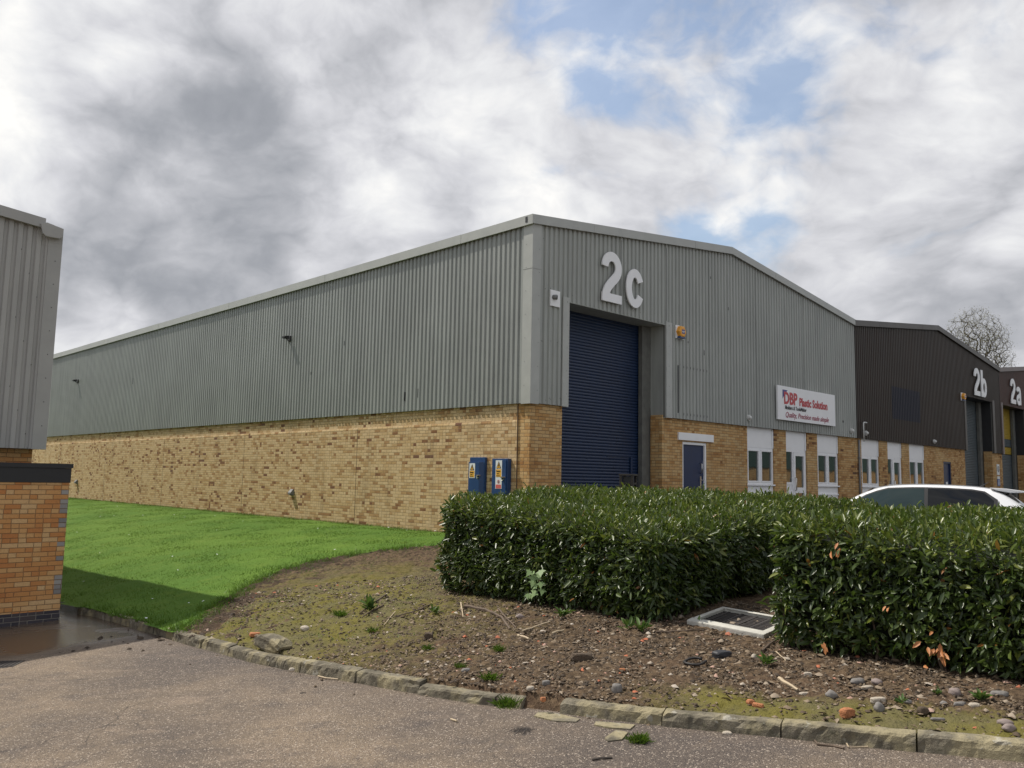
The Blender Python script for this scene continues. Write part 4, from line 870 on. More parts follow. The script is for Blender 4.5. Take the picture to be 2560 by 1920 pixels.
# ------------------------------------------------------------------ weeds, stones, litter on the bed
def px_m(p): return FPX / (np.array(p) @ fw)                 # photograph pixels per metre at a point
def weed(px, py, hpx, n, label, kind='lance', road=False):
    p = at(px, py, road); s = hpx / px_m(p); t = empty('weed', p, random.uniform(0, 6), label, 'weed', 'weeds in the planting bed')
    a = rng.uniform(0, 2 * np.pi, n); el = rng.uniform(.35, 1.2, n); D = np.stack([np.cos(a) * np.cos(el), np.sin(a) * np.cos(el), np.sin(el)], 1)
    P = np.stack([rng.normal(0, .12 * s, n), rng.normal(0, .12 * s, n), rng.uniform(0, .35, n) * s], 1); Nn = np.tile((0, 0, 1.), (n, 1)) + rng.normal(0, .3, (n, 3))
    if kind == 'grass': P[:, 2] = 0; P[:, :2] *= 2.6; el_w = .07
    else: el_w = .30
    leaf_mesh('leaves', P, D, Nn, rng.uniform(.5, 1., n) * s, np.full(n, el_w), rng.uniform(.1, .93, n), M['weed' if kind != 'grass' else 'grass'], t)
    return t
for w in ((924, 1528, 40, 26, 'dark green leafy weed among twigs on the mossy slope'), (1403, 1545, 34, 16, 'upright leafy weed under the long hedge, right of the seedling'),
          (1572, 1574, 32, 16, 'leafy weed under the hedge corner, left of a touching pair'), (1606, 1580, 34, 18, 'leafy weed under the hedge corner, right of a touching pair'),
          (1086, 1536, 26, 20, 'feathery weed at the left foot of the long hedge'), (1917, 1664, 34, 16, 'small weed against the near hedge corner by the drain'),
          (2255, 1760, 24, 14, 'low weed among cobbles in front of the near hedge'), (2452, 1752, 32, 30, 'bushy weed among cobbles at the right edge of the bed'),
          (2345, 1738, 22, 16, 'small sprawling weed beside the round pink cobble'), (1750, 1560, 22, 12, 'small weed in the shade left of the drain frame')): weed(*w)
for w in ((1247, 1628, 22, 130, 'grassy tuft in the middle of the stony bed'), (1070, 1624, 18, 100, 'grassy tuft left of the dirty brick cube on the bed'), (1150, 1670, 18, 100, 'grassy tuft near the kerb below the middle of the bed'),
          (1224, 1700, 26, 150, 'grassy tuft near the break in the kerb'), (1268, 1768, 34, 220, 'grass clump growing through the broken kerb'), (850, 1540, 22, 130, 'pale grassy tuft on the mossy slope left of the leafy weed'),
          (930, 1580, 18, 90, 'grassy tuft on the slope below the leafy weed')): weed(*w, kind='grass')
weed(1598, 1856, 30, 260, 'green grass tuft growing in a crack of the tarmac', 'grass', True)

def rock_mesh(mb, c, sx, sy, sz, rz, jag=.12, sub=2, boxy=0.):
    bm = bmesh.new(); bmesh.ops.create_icosphere(bm, subdivisions=sub, radius=1.)
    sd = random.uniform(0, 99)
    for v in bm.verts:
        q = v.co.copy()
        if boxy: m_ = max(abs(q.x), abs(q.y), abs(q.z)); q = q.lerp(q / m_ * .86, boxy)
        k = 1 + jag * math.sin(q.x * 3.1 + sd) * math.cos(q.y * 2.7 + sd * 2) + jag * .6 * math.sin(q.z * 5 + q.x * 4 + sd)
        q *= k; x, y = q.x * sx, q.y * sy; v.co = (x * math.cos(rz) - y * math.sin(rz), x * math.sin(rz) + y * math.cos(rz), q.z * sz)
    n = len(mb.v); mb.v += [tuple(v.co + Vector(c)) for v in bm.verts]; mb.f += [tuple(n + v.index for v in f.verts) for f in bm.faces]; bm.free()
def stone(px, py, wpx, asp, mat, label, name='stone', cat='stone', boxy=0., flat=.55, road=False, group='loose stones on the planting bed', rz=None):
    p = at(px, py, road); s = wpx / px_m(p) / 2; t = MB(); rock_mesh(t, (0, 0, s * flat * .55), s, s * asp, s * flat, random.uniform(-.6, .6) if rz is None else rz, .06 if boxy else .10, 3, boxy)
    o = t.build(name, M[mat], smooth=boxy < .5); o.location = p; tag(o, label, cat, group)
for a in ((1455, 1650, 64, .42, 'chunk_dark', 'dirty dark brick lying flat in the middle of the stony bed', 'brick', 'brick', .85, .36), (1804, 1643, 54, .6, 'slate', 'flat black slate slab on the soil below the drain', 'slate_slab', 'slate', .6, .42),
          (2118, 1790, 44, .55, 'chunk_orange', 'bright orange brick lump on the moss at the right', 'brick', 'brick', .8, .6), (1072, 1596, 24, .8, 'chunk_dark', 'small brown brick cube left of the hedge foot', 'brick', 'brick', .85, .8),
          (638, 1590, 32, .6, 'chunk_orange', 'orange brick fragment on the moss near the left kerb', 'brick', 'brick', .5, .4), (1876, 1760, 22, .8, 'chunk_orange', 'dark red brick chip at the near edge of the bed', 'brick', 'brick', .5, .7),
          (1895, 1767, 32, .5, 'chunk_orange', 'flat red brick chip touching the darker chip', 'brick', 'brick', .5, .4), (1358, 1752, 16, .8, 'chunk_orange', 'red brick piece in the gap of the broken kerb', 'brick', 'brick', .6, .8), (1556, 1676, 18, .5, 'chunk_orange', 'small orange tile chip in the middle of the bed', 'brick', 'tile chip', .5, .4)):
    stone(a[0], a[1], a[2], a[3], a[4], a[5], a[6], a[7], a[8], a[9])
for a in ((2388, 1738, 30, .9, 'cobble', 'round pink cobble near the right edge', 0, .8), (2078, 1744, 30, .8, 'cobble_grey', 'round grey cobble below the pile of flat stones', 0, .75), (2145, 1708, 42, .5, 'cobble_grey', 'long grey oval cobble below the near hedge', 0, .4),
          (2192, 1710, 28, .7, 'cobble', 'pink oval cobble at the right end of the stone pile', 0, .6), (2168, 1722, 36, .4, 'pale_stone', 'flat tan stone leaning on the oval cobble', .3, .3), (2195, 1756, 44, .45, 'pale_stone', 'pale wedge shaped stone in front of the cobbles', .5, .4),
          (2198, 1778, 28, .8, 'cobble_grey', 'dark brown upright cobble right of the orange brick', 0, 1.), (2308, 1782, 30, .7, 'chunk_dark', 'crumbly brown lump in the moss at the right', .4, .7), (2512, 1814, 38, .6, 'cobble', 'pink cobble in the moss by the kerb, upper of two', 0, .55),
          (2524, 1826, 40, .6, 'cobble', 'pink cobble in the moss by the kerb, lower of two', 0, .55), (2436, 1768, 30, .6, 'pale_stone', 'pale rounded stone below the bushy weed', .2, .5), (1886, 1646, 18, .8, 'pale_stone', 'small pale pebble below the drain beside the hedge', 0, .8),
          (762, 1576, 26, .7, 'pale_stone', 'pale grey stone on the mossy slope near the left kerb', .3, .6), (729, 1678, 16, .8, 'pale_stone', 'white stone on the tarmac against the left kerb', .2, .7), (2270, 1758, 24, .7, 'cobble_grey', 'grey cobble half under a low weed', 0, .5),
          (2360, 1762, 20, .8, 'cobble_grey', 'small grey cobble below the round pink one', 0, .6), (2400, 1764, 34, .5, 'cobble_grey', 'flat grey cobble left of the pale rounded stone', 0, .4), (2500, 1740, 44, .6, 'cobble_grey', 'broad grey cobble in the shade at the right edge', 0, .4),
          (1326, 1725, 22, .7, 'pale_stone', 'pale pebble above the break in the kerb', .2, .6), (1365, 1712, 22, .6, 'cobble_grey', 'grey angular stone above the break in the kerb', .4, .7), (1542, 1730, 26, 1., 'cobble_grey', 'brown standing stone by the kerb right of the break', .4, 1.1),
          (1165, 1680, 26, .6, 'cobble_grey', 'grey stone beside the tuft near the kerb', .2, .5), (1300, 1545, 22, .7, 'cobble', 'pinkish pebble under the long hedge among twigs', 0, .6), (2020, 1690, 22, .6, 'pale_stone', 'small square pale stone below the near hedge', .6, .6),
          (2012, 1738, 34, .4, 'pale_stone', 'flat brick shaped pale stone left of the round grey cobble', .7, .3), (2345, 1800, 40, .25, 'cobble_grey', 'thin flat grey stone on the moss', .3, .2)):
    stone(a[0], a[1], a[2], a[3], a[4], a[5], boxy=a[6], flat=a[7])
stone(1818, 1836, 26, .7, 'pale_stone', 'pale flat stone on the tarmac below the kerb', boxy=.4, flat=.4, road=True)
stone(1232, 1762, 20, .7, 'pale_stone', 'small grey stone against the low kerb by the red chip', boxy=.5, flat=.6, road=True)
# lump of broken kerb
p = at(682, 1622); q = MB(); rock_mesh(q, (0, 0, .06), .30, .12, .10, -.75, .12, 3, .7); tag(q.build('broken_kerb_piece', M['kerb']), 'broken kerb block lying on the bed behind the left kerb', 'kerb block').location = p
# twigs and sticks
def stick(pts, r, mat, label, name='twig', lift=.012):
    P = [at(x, y) for x, y in pts]; o0 = P[0]; fine = []
    for a, b in zip(P[:-1], P[1:]):
        for k in range(4): c = a.lerp(b, k / 4); fine.append((c.x - o0.x, c.y - o0.y, float(terr(c.x, c.y)) - o0.z + lift + random.uniform(0, .012)))
    b = P[-1]; fine.append((b.x - o0.x, b.y - o0.y, b.z - o0.z + lift))
    q = MB(); rr = [r * (1 - .45 * i / len(fine)) for i in range(len(fine))]; q.tube(fine, rr, 6); o = q.build(name, M[mat]); o.location = o0; tag(o, label, 'twig', 'twigs and sticks on the planting bed')
for a in (([(965, 1490), (930, 1512), (900, 1535)], .014, 'bark', 'brown twig crossing the dark green leafy weed'), ([(958, 1516), (930, 1530), (905, 1546)], .013, 'bark', 'brown twig lying below the dark green leafy weed'),
          ([(988, 1532), (960, 1565)], .008, 'splinter', 'thin pale stick on the slope right of the weed'), ([(1075, 1515), (1030, 1535), (965, 1550)], .010, 'bark', 'long thin twig running left from the hedge foot'),
          ([(1162, 1518), (1215, 1528), (1255, 1548), (1275, 1575)], .022, 'bark', 'thick bent branch along the foot of the long hedge'), ([(1245, 1525), (1268, 1550), (1290, 1572)], .012, 'bark', 'forked twig crossing the thick branch'),
          ([(1305, 1582), (1352, 1565), (1375, 1557)], .013, 'splinter', 'tan stick below the long hedge, middle of three'), ([(1380, 1588), (1410, 1578)], .014, 'splinter', 'short tan stick right of the middle one'),
          ([(1295, 1592), (1322, 1600)], .016, 'splinter', 'pale split wood piece on the stony bed'), ([(1152, 1510), (1158, 1545)], .010, 'splinter', 'pale split stub at the left hedge corner'),
          ([(1948, 1700), (1968, 1715), (1995, 1728)], .017, 'splinter', 'pale curved wood splinter below the near hedge'), ([(1905, 1632), (1945, 1600)], .014, 'bark', 'tan twig leaning at the corner of the near hedge'),
          ([(1640, 1585), (1700, 1582), (1760, 1578)], .010, 'bark', 'long dark twig in the shade left of the drain'), ([(1940, 1635), (1965, 1655)], .006, 'splinter', 'thin pale twig at the foot of the near hedge'),
          ([(1125, 1712), (1150, 1703)], .010, 'bark', 'dark twig lying over the kerb top')): stick(*a)
def road_stick(pts, r, mat, label):
    P = [at(x, y, True) for x, y in pts]; o0 = P[0]; q = MB(); q.tube([tuple(p - o0 + Vector((0, 0, .008 + .004 * (i % 2)))) for i, p in enumerate(P)], r, 6); o = q.build('twig', M[mat]); o.location = o0; tag(o, label, 'twig', 'twigs on the tarmac')
for a in (([(1480, 1902), (1505, 1899), (1530, 1897)], .008, 'bark_dark', 'dark twig on the tarmac near the bottom edge'), ([(1127, 1800), (1142, 1806)], .008, 'splinter', 'small pale wood chip on the tarmac'),
          ([(2030, 1845), (2045, 1865), (2085, 1868), (2110, 1875)], .008, 'bark', 'brown twig tangle at the foot of the kerb'), ([(2110, 1850), (2122, 1872), (2170, 1870)], .006, 'splinter', 'pale dry stalk by the kerb twigs'),
          ([(795, 1692), (815, 1698), (845, 1700)], .008, 'splinter', 'pale dry stalk along the left kerb')): road_stick(*a)
# black hose loop
p = at(1738, 1662); q = MB(); s = 54 / px_m(p) / 2
q.tube([(s * math.cos(a), s * .95 * math.sin(a), .02 + .025 * max(0, math.sin(a * 1.3))) for a in [R(40 + i * 14) for i in range(22)]], [.011 + .003 * (i % 2) for i in range(22)], 7)
o = q.build('rubber_loop', M['rubber'], smooth=True); o.location = p; tag(o, 'black loop of old rubber hose on the soil', 'hose loop')
# drain between the hedges
dp = W(DU, DV); e_ = .3; nx_ = Vector((-(float(terr(dp[0] + e_, dp[1])) - float(terr(dp[0] - e_, dp[1]))) / (2 * e_), -(float(terr(dp[0], dp[1] + e_)) - float(terr(dp[0], dp[1] - e_))) / (2 * e_), 1)).normalized()
t = empty('drain_cover', (dp[0], dp[1], float(terr(dp[0], dp[1])) - .035), 0, 'iron drain grating in a white concrete frame between the hedges', 'drain')
ax_ = Vector(tuple(U)); ax_ = (ax_ - nx_ * ax_.dot(nx_)).normalized(); ay_ = nx_.cross(ax_); t.rotation_euler = Matrix((ax_, ay_, nx_)).transposed().to_euler()
hx = .36; hy = .46; q = MB(); w = .12
for x0, x1, y0, y1 in ((-hx, -hx + w, -hy, hy), (hx - .06, hx, -hy, hy), (-hx + w, hx - .06, -hy, -hy + .08), (-hx + w, hx - .06, hy - .06, hy)): q.box(x0, x1, y0, y1, -.1, .085)
q.build('concrete_frame', M['drain_white'], t, bevel=.012)
q = MB(); q.box(-hx + w, hx - .06, -hy + .08, hy - .06, -.1, .015)
for i in range(11): x = -hx + w + .012 + i * (2 * hx - w - .06) / 11; q.box(x, x + .026, -hy + .081, hy - .061, .0155, .055)
for i in range(5): y = -hy + .1 + i * .17; q.box(-hx + w + .001, hx - .061, y, y + .03, .03, .058)
q.build('grating', M['iron'], t)
# drain in the road at the left edge
p = at(2, 1662, True); t = empty('road_drain', p, ANG * .2, 'dark iron drain grating set in the tarmac at the left edge', 'drain'); q = MB(); q.box(-.22, .22, -.2, .2, -.03, .006); q.build('frame', M['iron'], t)
q = MB(); [q.box(-.19 + i * .045, -.165 + i * .045, -.17, .17, .0065, .014) for i in range(9)]; q.build('bars', M['iron'], t)
# gravel and soil crumbs (uncountable)
def scatter(n, test, size, name, label, cat, tint, sizepow=2.2):
    xs = rng.uniform(-6.2, 8., n * 4); ys = rng.uniform(3.5, 13.5, n * 4); ok = test(xs, ys); xs, ys = xs[ok][:n], ys[ok][:n]; m = len(xs)
    s = size[0] + (size[1] - size[0]) * rng.random(m) ** sizepow
    oc = np.array([(1, 0, 0), (0, 1, 0), (-1, 0, 0), (0, -1, 0), (0, 0, 1), (0, 0, -1), (.7, .7, .45), (-.7, .6, .5)]); fc = np.array([(0, 6, 4), (6, 1, 4), (1, 7, 4), (7, 2, 4), (2, 3, 4), (3, 0, 4), (0, 1, 6), (1, 2, 7)])
    v = oc[None] * (1 + rng.normal(0, .22, (m, 8, 3))); a = rng.uniform(0, 6.28, m); ca, sa = np.cos(a)[:, None], np.sin(a)[:, None]
    el = rng.uniform(.55, 1.25, (m, 1)); X = v[:, :, 0] * el; Y = v[:, :, 1]; fl = rng.uniform(.35, .8, (m, 1))
    P = np.stack([(X * ca - Y * sa) * s[:, None] + xs[:, None], (X * sa + Y * ca) * s[:, None] + ys[:, None], v[:, :, 2] * s[:, None] * fl], -1)
    z = (terr(xs, ys) if name != 'road_crumbs' else road_z(xs)); P[:, :, 2] += z[:, None] + .15 * s[:, None]
    f = fc[None] + (np.arange(m) * 8)[:, None, None]
    tag(fast_mesh(name, P.reshape(-1, 3), f.reshape(-1, 3), M['pebble'], tint=np.repeat(tint(m), 8)), label, cat, kind='stuff')
inbed = lambda x, y: side_of_kerb(x, y) & (kdist(x, y) > .12) & ~inpoly(x, y, POLY_LAWN) & ((x - cx) * U[0] + (y - cy) * U[1] < -3.6) & (poly_edge_dist(x, y, LBx) > .05)
mossR = lambda x, y: np.clip((x - .9) / .8, 0, 1) * np.clip(1.6 - np.abs(kdist(x, y) - .30) / .27, 0, 1)
mossy = lambda x, y: np.maximum(np.clip(1.3 - np.hypot(x + 2.6, (y - 11.2) * .9) / 2.4, 0, 1), .95 * mossR(x, y))
scatter(38000, lambda x, y: inbed(x, y) & (rng.random(len(x)) > .8 * mossy(x, y)), (.005, .018), 'gravel', 'fine brown and tan gravel strewn over the planting bed', 'gravel', lambda m: np.clip(rng.normal(.45, .22, m), 0, .925))
scatter(1500, lambda x, y: inbed(x, y) & (rng.random(len(x)) > .93 * mossy(x, y)), (.013, .034), 'rubble', 'brick chips and pale pebbles scattered over the planting bed', 'rubble', lambda m: np.where(rng.random(m) < .10, rng.uniform(.93, 1., m), np.clip(rng.normal(.66, .16, m), .1, .92)), 1.6)
scatter(26000, lambda x, y: inbed(x, y) & (rng.random(len(x)) > .85 * mossy(x, y)), (.006, .026), 'soil_crumbs', 'crumbly dark brown soil covering the planting bed', 'soil', lambda m: np.clip(rng.normal(.16, .12, m), 0, .45))
nearH = lambda x, y: inbed(x, y) & (kdist(x, y) > .5) & (x > .8) & (rng.random(len(x)) < np.clip((x - 1.) / 2., 0, 1))
scatter(500, nearH, (.02, .05), 'rubble', 'pale flat stones and chips below the near hedge', 'rubble', lambda m: np.clip(rng.normal(.72, .13, m), .3, .92), 1.4)
scatter(5500, lambda x, y: side_of_kerb(x, y) & ~inpoly(x, y, POLY_LAWN) & (poly_edge_dist(x, y, LBx) < .55) & (wob(x * 3, y * 3) > -.3), (.010, .042), 'soil_clods', 'dark turned soil crumbs along the cut edge of the lawn', 'soil', lambda m: rng.uniform(0, .16, m))
scatter(900, lambda x, y: ~side_of_kerb(x, y) & (kdist(x, y) < np.abs(rng.normal(0, .22, len(x)))) & (y < 13.4), (.008, .03), 'road_crumbs', 'crumbs of soil and grit swept against the kerb', 'grit', lambda m: np.clip(rng.normal(.25, .2, m), 0, .9))
scatter(260, lambda x, y: ~side_of_kerb(x, y) & (np.hypot(x + 4.9, y - 11.7) < 1.1), (.015, .045), 'road_crumbs', 'muddy crumbs on the wet tarmac near the left kerb', 'mud', lambda m: rng.uniform(0, .15, m))
m = 2600; lx_ = rng.uniform(-6, 7, m * 5); ly_ = rng.uniform(3.5, 13.5, m * 5); ok = inbed(lx_, ly_) & (rng.random(m * 5) < np.clip(.12 + .9 * np.exp(-((ly_ - 9.9 + .75 * lx_) / 1.3) ** 2) + .25 * (lx_ > 1.5), 0, 1)); lx_, ly_ = lx_[ok][:m], ly_[ok][:m]; m = len(lx_)
a_ = rng.uniform(0, 6.28, m); Dl = np.stack([np.cos(a_), np.sin(a_), rng.normal(.05, .12, m)], 1)
tag(leaf_mesh('leaf_litter', np.stack([lx_, ly_, terr(lx_, ly_) + .018], 1), Dl, np.tile((0, 0, 1.), (m, 1)) + rng.normal(0, .35, (m, 3)), rng.uniform(.03, .09, m), np.where(rng.random(m) < .6, .09, .35), np.clip(rng.normal(.5, .2, m), .05, .86), M['pebble'], None), 'dry brown leaf litter and stalk fragments on the planting bed', 'litter', kind='stuff')
# flat concrete channel slabs half buried beside the kerb
def slab(pts, label):
    P = [at(x, y, True) for x, y in pts]; o0 = P[0]; q = MB(); n = len(P); q.v = [tuple(p - o0 + Vector((0, 0, .012))) for p in P] + [tuple(p - o0 + Vector((0, 0, -.05))) for p in P]
    q.f = [tuple(range(n)), tuple(range(2 * n - 1, n - 1, -1))] + [(i, n + i, n + (i + 1) % n, (i + 1) % n) for i in range(n)]; o = q.build('channel_slab', M['kerb']); o.location = o0; tag(o, label, 'slab', 'worn channel slabs in the tarmac')
slab([(1345, 1783), (1380, 1784), (1450, 1800), (1440, 1808), (1390, 1806), (1335, 1793)], 'worn pale slab at the kerb foot just right of the break'); slab([(1490, 1806), (1588, 1815), (1575, 1826), (1520, 1822), (1485, 1815)], 'worn pale slab at the kerb foot left of the tarmac tuft'); slab([(1540, 1828), (1570, 1834), (1555, 1852), (1520, 1856), (1512, 1848)], 'broken pale slab left of the tarmac tuft')

# ------------------------------------------------------------------ dark slatted post behind the hedge
d = ray(1571, 1217); d = d * 15.0 / d[1]; t = empty('bollard', (d[0], d[1], -1.42), ANG + .35, 'dark square timber bollard with open slots rising behind the hedge', 'bollard'); H = 1.42 + .09; s = .125
q = MB()
for x in (-s, s - .045):
    for y in (-s, s - .045): q.box(x, x + .045, y, y + .045, 0, H)
for z in (.2, .5, .8, 1.02, 1.2, 1.36): q.box(-s + .046, s - .046, -s + .004, s - .004, z, z + .035); q.box(-s + .004, -s + .03, -s + .046, s - .046, z, z + .035); q.box(s - .03, s - .004, -s + .046, s - .046, z, z + .035)
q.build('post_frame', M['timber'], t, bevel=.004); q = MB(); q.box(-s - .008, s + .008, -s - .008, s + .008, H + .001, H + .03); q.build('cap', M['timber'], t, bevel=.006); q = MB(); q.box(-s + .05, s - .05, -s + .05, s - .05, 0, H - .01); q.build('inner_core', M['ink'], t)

# ------------------------------------------------------------------ white hatchback (nose towards +local y, length along v)
def car():
    d = ray(2268, 1214); d = d * 15.3 / d[1]; root = empty('parked_car', (d[0], d[1], -1.40), AS + math.pi + R(15), 'white three door hatchback parked behind the near hedge', 'car')
    # local x: forward (nose) is +x ; y: left is +y
    st = [  # x, half width low, belt z, roof z, half width at roof, bottom z
        (-2.02, .66, .86, .90, .60, .34), (-1.93, .80, .92, .97, .62, .24), (-1.72, .86, .95, 1.18, .60, .22), (-1.45, .885, .955, 1.375, .585, .20), (-1.15, .89, .945, 1.418, .60, .19), (-.70, .893, .93, 1.442, .612, .18),
        (-.20, .893, .915, 1.448, .615, .18), (.25, .893, .90, 1.425, .605, .18), (.55, .893, .89, 1.355, .60, .18), (.95, .89, .88, 1.13, .66, .18), (1.22, .885, .87, .955, .72, .18), (1.45, .87, .83, .89, .70, .19), (1.80, .83, .74, .80, .66, .20), (2.05, .74, .62, .68, .58, .23), (2.16, .60, .5, .54, .5, .28)]
    rows = []
    for x, hw, bz, rz, rw, z0 in st:
        ring = [(0, z0), (hw * .8, z0), (hw * .97, z0 + .12), (hw, (z0 + bz) * .5), (hw * .985, bz - .08), (hw * .955, bz), (rw + (hw * .955 - rw) * .42, bz + (rz - bz) * .55), (rw, rz - (rz - bz) * .12), (rw * .86, rz - (rz - bz) * .02 - .004), (rw * .45, rz + .006), (0, rz + .010)]
        rows.append([(x, y, z) for y, z in ring])
    m = MB(); k = len(rows[0]); full = []
    for r in rows: full.append(r + [(x, -y, z) for x, y, z in reversed(r[1:-1])])
    kk = len(full[0])
    for r in full: m.v += r
    for i in range(len(full) - 1):
        for j in range(kk): j2 = (j + 1) % kk; m.f.append((i * kk + j, i * kk + j2, (i + 1) * kk + j2, (i + 1) * kk + j))
    m.f.append(tuple(range(kk))); m.f.append(tuple(range((len(full) - 1) * kk, len(full) * kk)))
    o = m.build('body', M['car'], root, smooth=True); md = o.modifiers.new('s', 'SUBSURF'); md.levels = md.render_levels = 2
    def prof(x):
        for a, b in zip(st[:-1], st[1:]):
            if a[0] <= x <= b[0]: t = (x - a[0]) / (b[0] - a[0]); return [p + (q - p) * t for p, q in zip(a, b)]
        return st[-1]
    def side_pt(x, f, s, out):                            # f: 0 belt, 1 near roof
        _, hw, bz, rz, rw, z0 = prof(x); y0 = hw * .955; ym = rw + (y0 - rw) * .42
        y = y0 + (ym - y0) * f / .55 if f < .55 else ym + (rw - ym) * (f - .55) / .33; return (x, s * (y + out), bz + (rz - bz) * f)
    def glass_panel(name, poly, mat, s, out=.006):
        q = MB(); n = 14; x0, x1 = poly[0][0], poly[-1][0]; 
        for i in range(n + 1):
            x = x0 + (x1 - x0) * i / n; lo = np.interp(x, [p[0] for p in poly], [p[1] for p in poly]); hi = np.interp(x, [p[0] for p in poly], [p[2] for p in poly])
            for j in range(5): q.v.append(side_pt(x, lo + (hi - lo) * j / 4, s, out))
        for i in range(n):
            for j in range(4): a = i * 5 + j; q.f.append((a, a + 5, a + 6, a + 1))
        q.build(name, mat, root, smooth=True)
    for s in (1, -1):
        glass_panel('window_surround', [(-1.42, .30, .60), (-1.26, .11, .86), (-1.05, .05, .90), (.25, .03, .90), (.55, .03, .845), (.95, .04, .68), (1.16, .05, .26)], M['black'], s, .003)
        glass_panel('front_side_window', [(-.33, .08, .86), (.25, .08, .86), (.55, .08, .80), (.95, .09, .62), (1.12, .10, .22)], M['car_glass_clear'], s)
        glass_panel('rear_side_window', [(-1.36, .34, .56), (-1.24, .16, .80), (-1.05, .10, .85), (-.39, .08, .86)], M['car_glass'], s)
        glass_panel('door_pillar', [(-.388, .08, .86), (-.332, .08, .86)], M['black'], s, .0075)
    def cross(name, xa, za, wa, xb, zb_, wb, mat, out=.012):
        q = MB(); n = 8
        for i in range(n + 1):
            t = i / n; x = xa + (xb - xa) * t; z = za + (zb_ - za) * t; w = wa + (wb - wa) * t
            for j in range(7): y = -w + 2 * w * j / 6; q.v.append((x - .05 * (abs(y) / w) ** 2 * (1 if xa > 0 else -1), y, z + out - .02 * (y / w) ** 2))
        for i in range(n):
            for j in range(6): a = i * 7 + j; q.f.append((a, a + 7, a + 8, a + 1))
        q.build(name, mat, root, smooth=True)
    cross('windscreen', .56, 1.365, .50, 1.20, .975, .62, M['car_glass_clear'], .002); cross('rear_window', -1.58, 1.30, .50, -1.95, .99, .58, M['car_glass'], .03)
    q = MB(); q.prism([(-1.30, 1.405), (-1.55, 1.395), (-1.86, 1.352), (-1.87, 1.335), (-1.60, 1.325), (-1.40, 1.36)], 'y', -.56, .56); q.build('roof_spoiler', M['car'], root, bevel=.012)
    for x in (-1.28, 1.32):
        for s in (1, -1):
            q = MB(); q.tube([(x, s * .70, .315), (x, s * .90, .315)], .315, 28); w = q.build('wheel', M['rubber'], root, bevel=.02)
            q = MB(); q.tube([(x, s * .895, .315), (x, s * .906, .315)], .215, 24)
            for a in range(5): q.tube([(x, s * .906, .315), (x + .2 * math.cos(R(72 * a)), s * .910, .315 + .2 * math.sin(R(72 * a)))], .025, 6)
            q.build('rim', M['steel'], w)
    for s in (1, -1):
        q = MB(); rock_mesh(q, (1.93, s * .58, .66), .16, .14, .075, s * -.3, 0, 3); q.build('headlight', M['car_glass_clear'], root, smooth=True)
        q = MB(); rock_mesh(q, (-1.92, s * .62, .82), .08, .14, .09, 0, 0, 3); q.build('tail_light', M['label_red'], root, smooth=True)
        q = MB(); rock_mesh(q, (.78, s * .98, .95), .07, .10, .065, 0, 0, 3); q.build('wing_mirror', M['car'], root, smooth=True)
    q = MB(); q.tube([(-1.15, 0, 1.42), (-1.28, 0, 1.50)], [.012, .004], 6); q.build('aerial', M['black'], root)
car()

# ------------------------------------------------------------------ bare tree behind the far units
def tree():
    d = ray(2442, 905); d = d * 62. / d[1]; base = Vector((d[0], d[1], -1.5)); root = empty('bare_tree', base, 0, 'bare rounded tree with the first spring buds behind the far units', 'tree')
    top = ray(2405, 768)[2] * 62. / ray(2405, 768)[1] + 1.5; tm = MB(); br = MB(); ends = []
    # branches reach out to many points spread through a rounded crown, each joining the nearest limb
    nodes = [Vector((0, 0, top * .05 * i)) for i in range(10)]; par = [-1] + list(range(9)); cz = top * .74; tg = []
    while len(tg) < 2600:
        q = Vector((random.uniform(-1, 1), random.uniform(-1, 1), random.uniform(-1, 1)))
        if .25 < q.length < 1. and not (q.z < -.55 and abs(q.x) < .3): tg.append(Vector((q.x * 2.5, q.y * 2.5, cz + q.z * top * (.26 if q.z > 0 else .30))))
    fork = Vector((0, 0, top * .45)); tg.sort(key=lambda q: (q - fork).length)
    for q in tg:
        best = min(range(9, len(nodes)), key=lambda i: (nodes[i] - q).length + .25 * (nodes[i] - fork).length)
        a_ = nodes[best]; dirn = (a_ - nodes[par[best]]).normalized(); L = (q - a_).length; prev = best; m = max(2, int(L / .45))
        for k in range(1, m + 1):
            t_ = k / m; c_ = a_.lerp(q, t_) + dirn * L * .14 * t_ * (1 - t_) + Vector((0, 0, L * .10 * t_ * (1 - t_))) + (Vector((random.gauss(0, .022), random.gauss(0, .022), random.gauss(0, .022))) if k < m else Vector())
            nodes.append(c_); par.append(prev); prev = len(nodes) - 1
        ends.append((q, dirn))
    wt = [0.] * len(nodes); kids = [[] for _ in nodes]
    for i in range(len(nodes) - 1, 0, -1):
        if wt[i] == 0: wt[i] = 1.
        wt[par[i]] += wt[i]; kids[par[i]].append(i)
    rad = lambda i: .0078 * wt[i] ** .47
    tm.tube([nodes[i] for i in range(10)], [rad(i) for i in range(10)], 9, cap=False)
    for i in range(10, len(nodes)): br.tube([nodes[par[i]], nodes[i]], [min(rad(par[i]), rad(i) * 1.25), rad(i)], 5, cap=False)
    fit = lambda v: v
    tm.build('trunk', M['bark_dark'], root, smooth=True, fix=False); br.build('branches', M['bark_dark'], root, smooth=True, fix=False)
    P = np.array([fit(e[0]) for e in ends for _ in range(5)]); m = len(P); P += rng.normal(0, .14, (m, 3)); D = rng.normal(0, 1, (m, 3)); D[:, 2] += .3
    leaf_mesh('buds', P, D, rng.normal(0, 1, (m, 3)), rng.uniform(.03, .075, m), np.full(m, .6), rng.uniform(0, .93, m), M['bud'], root)
tree()

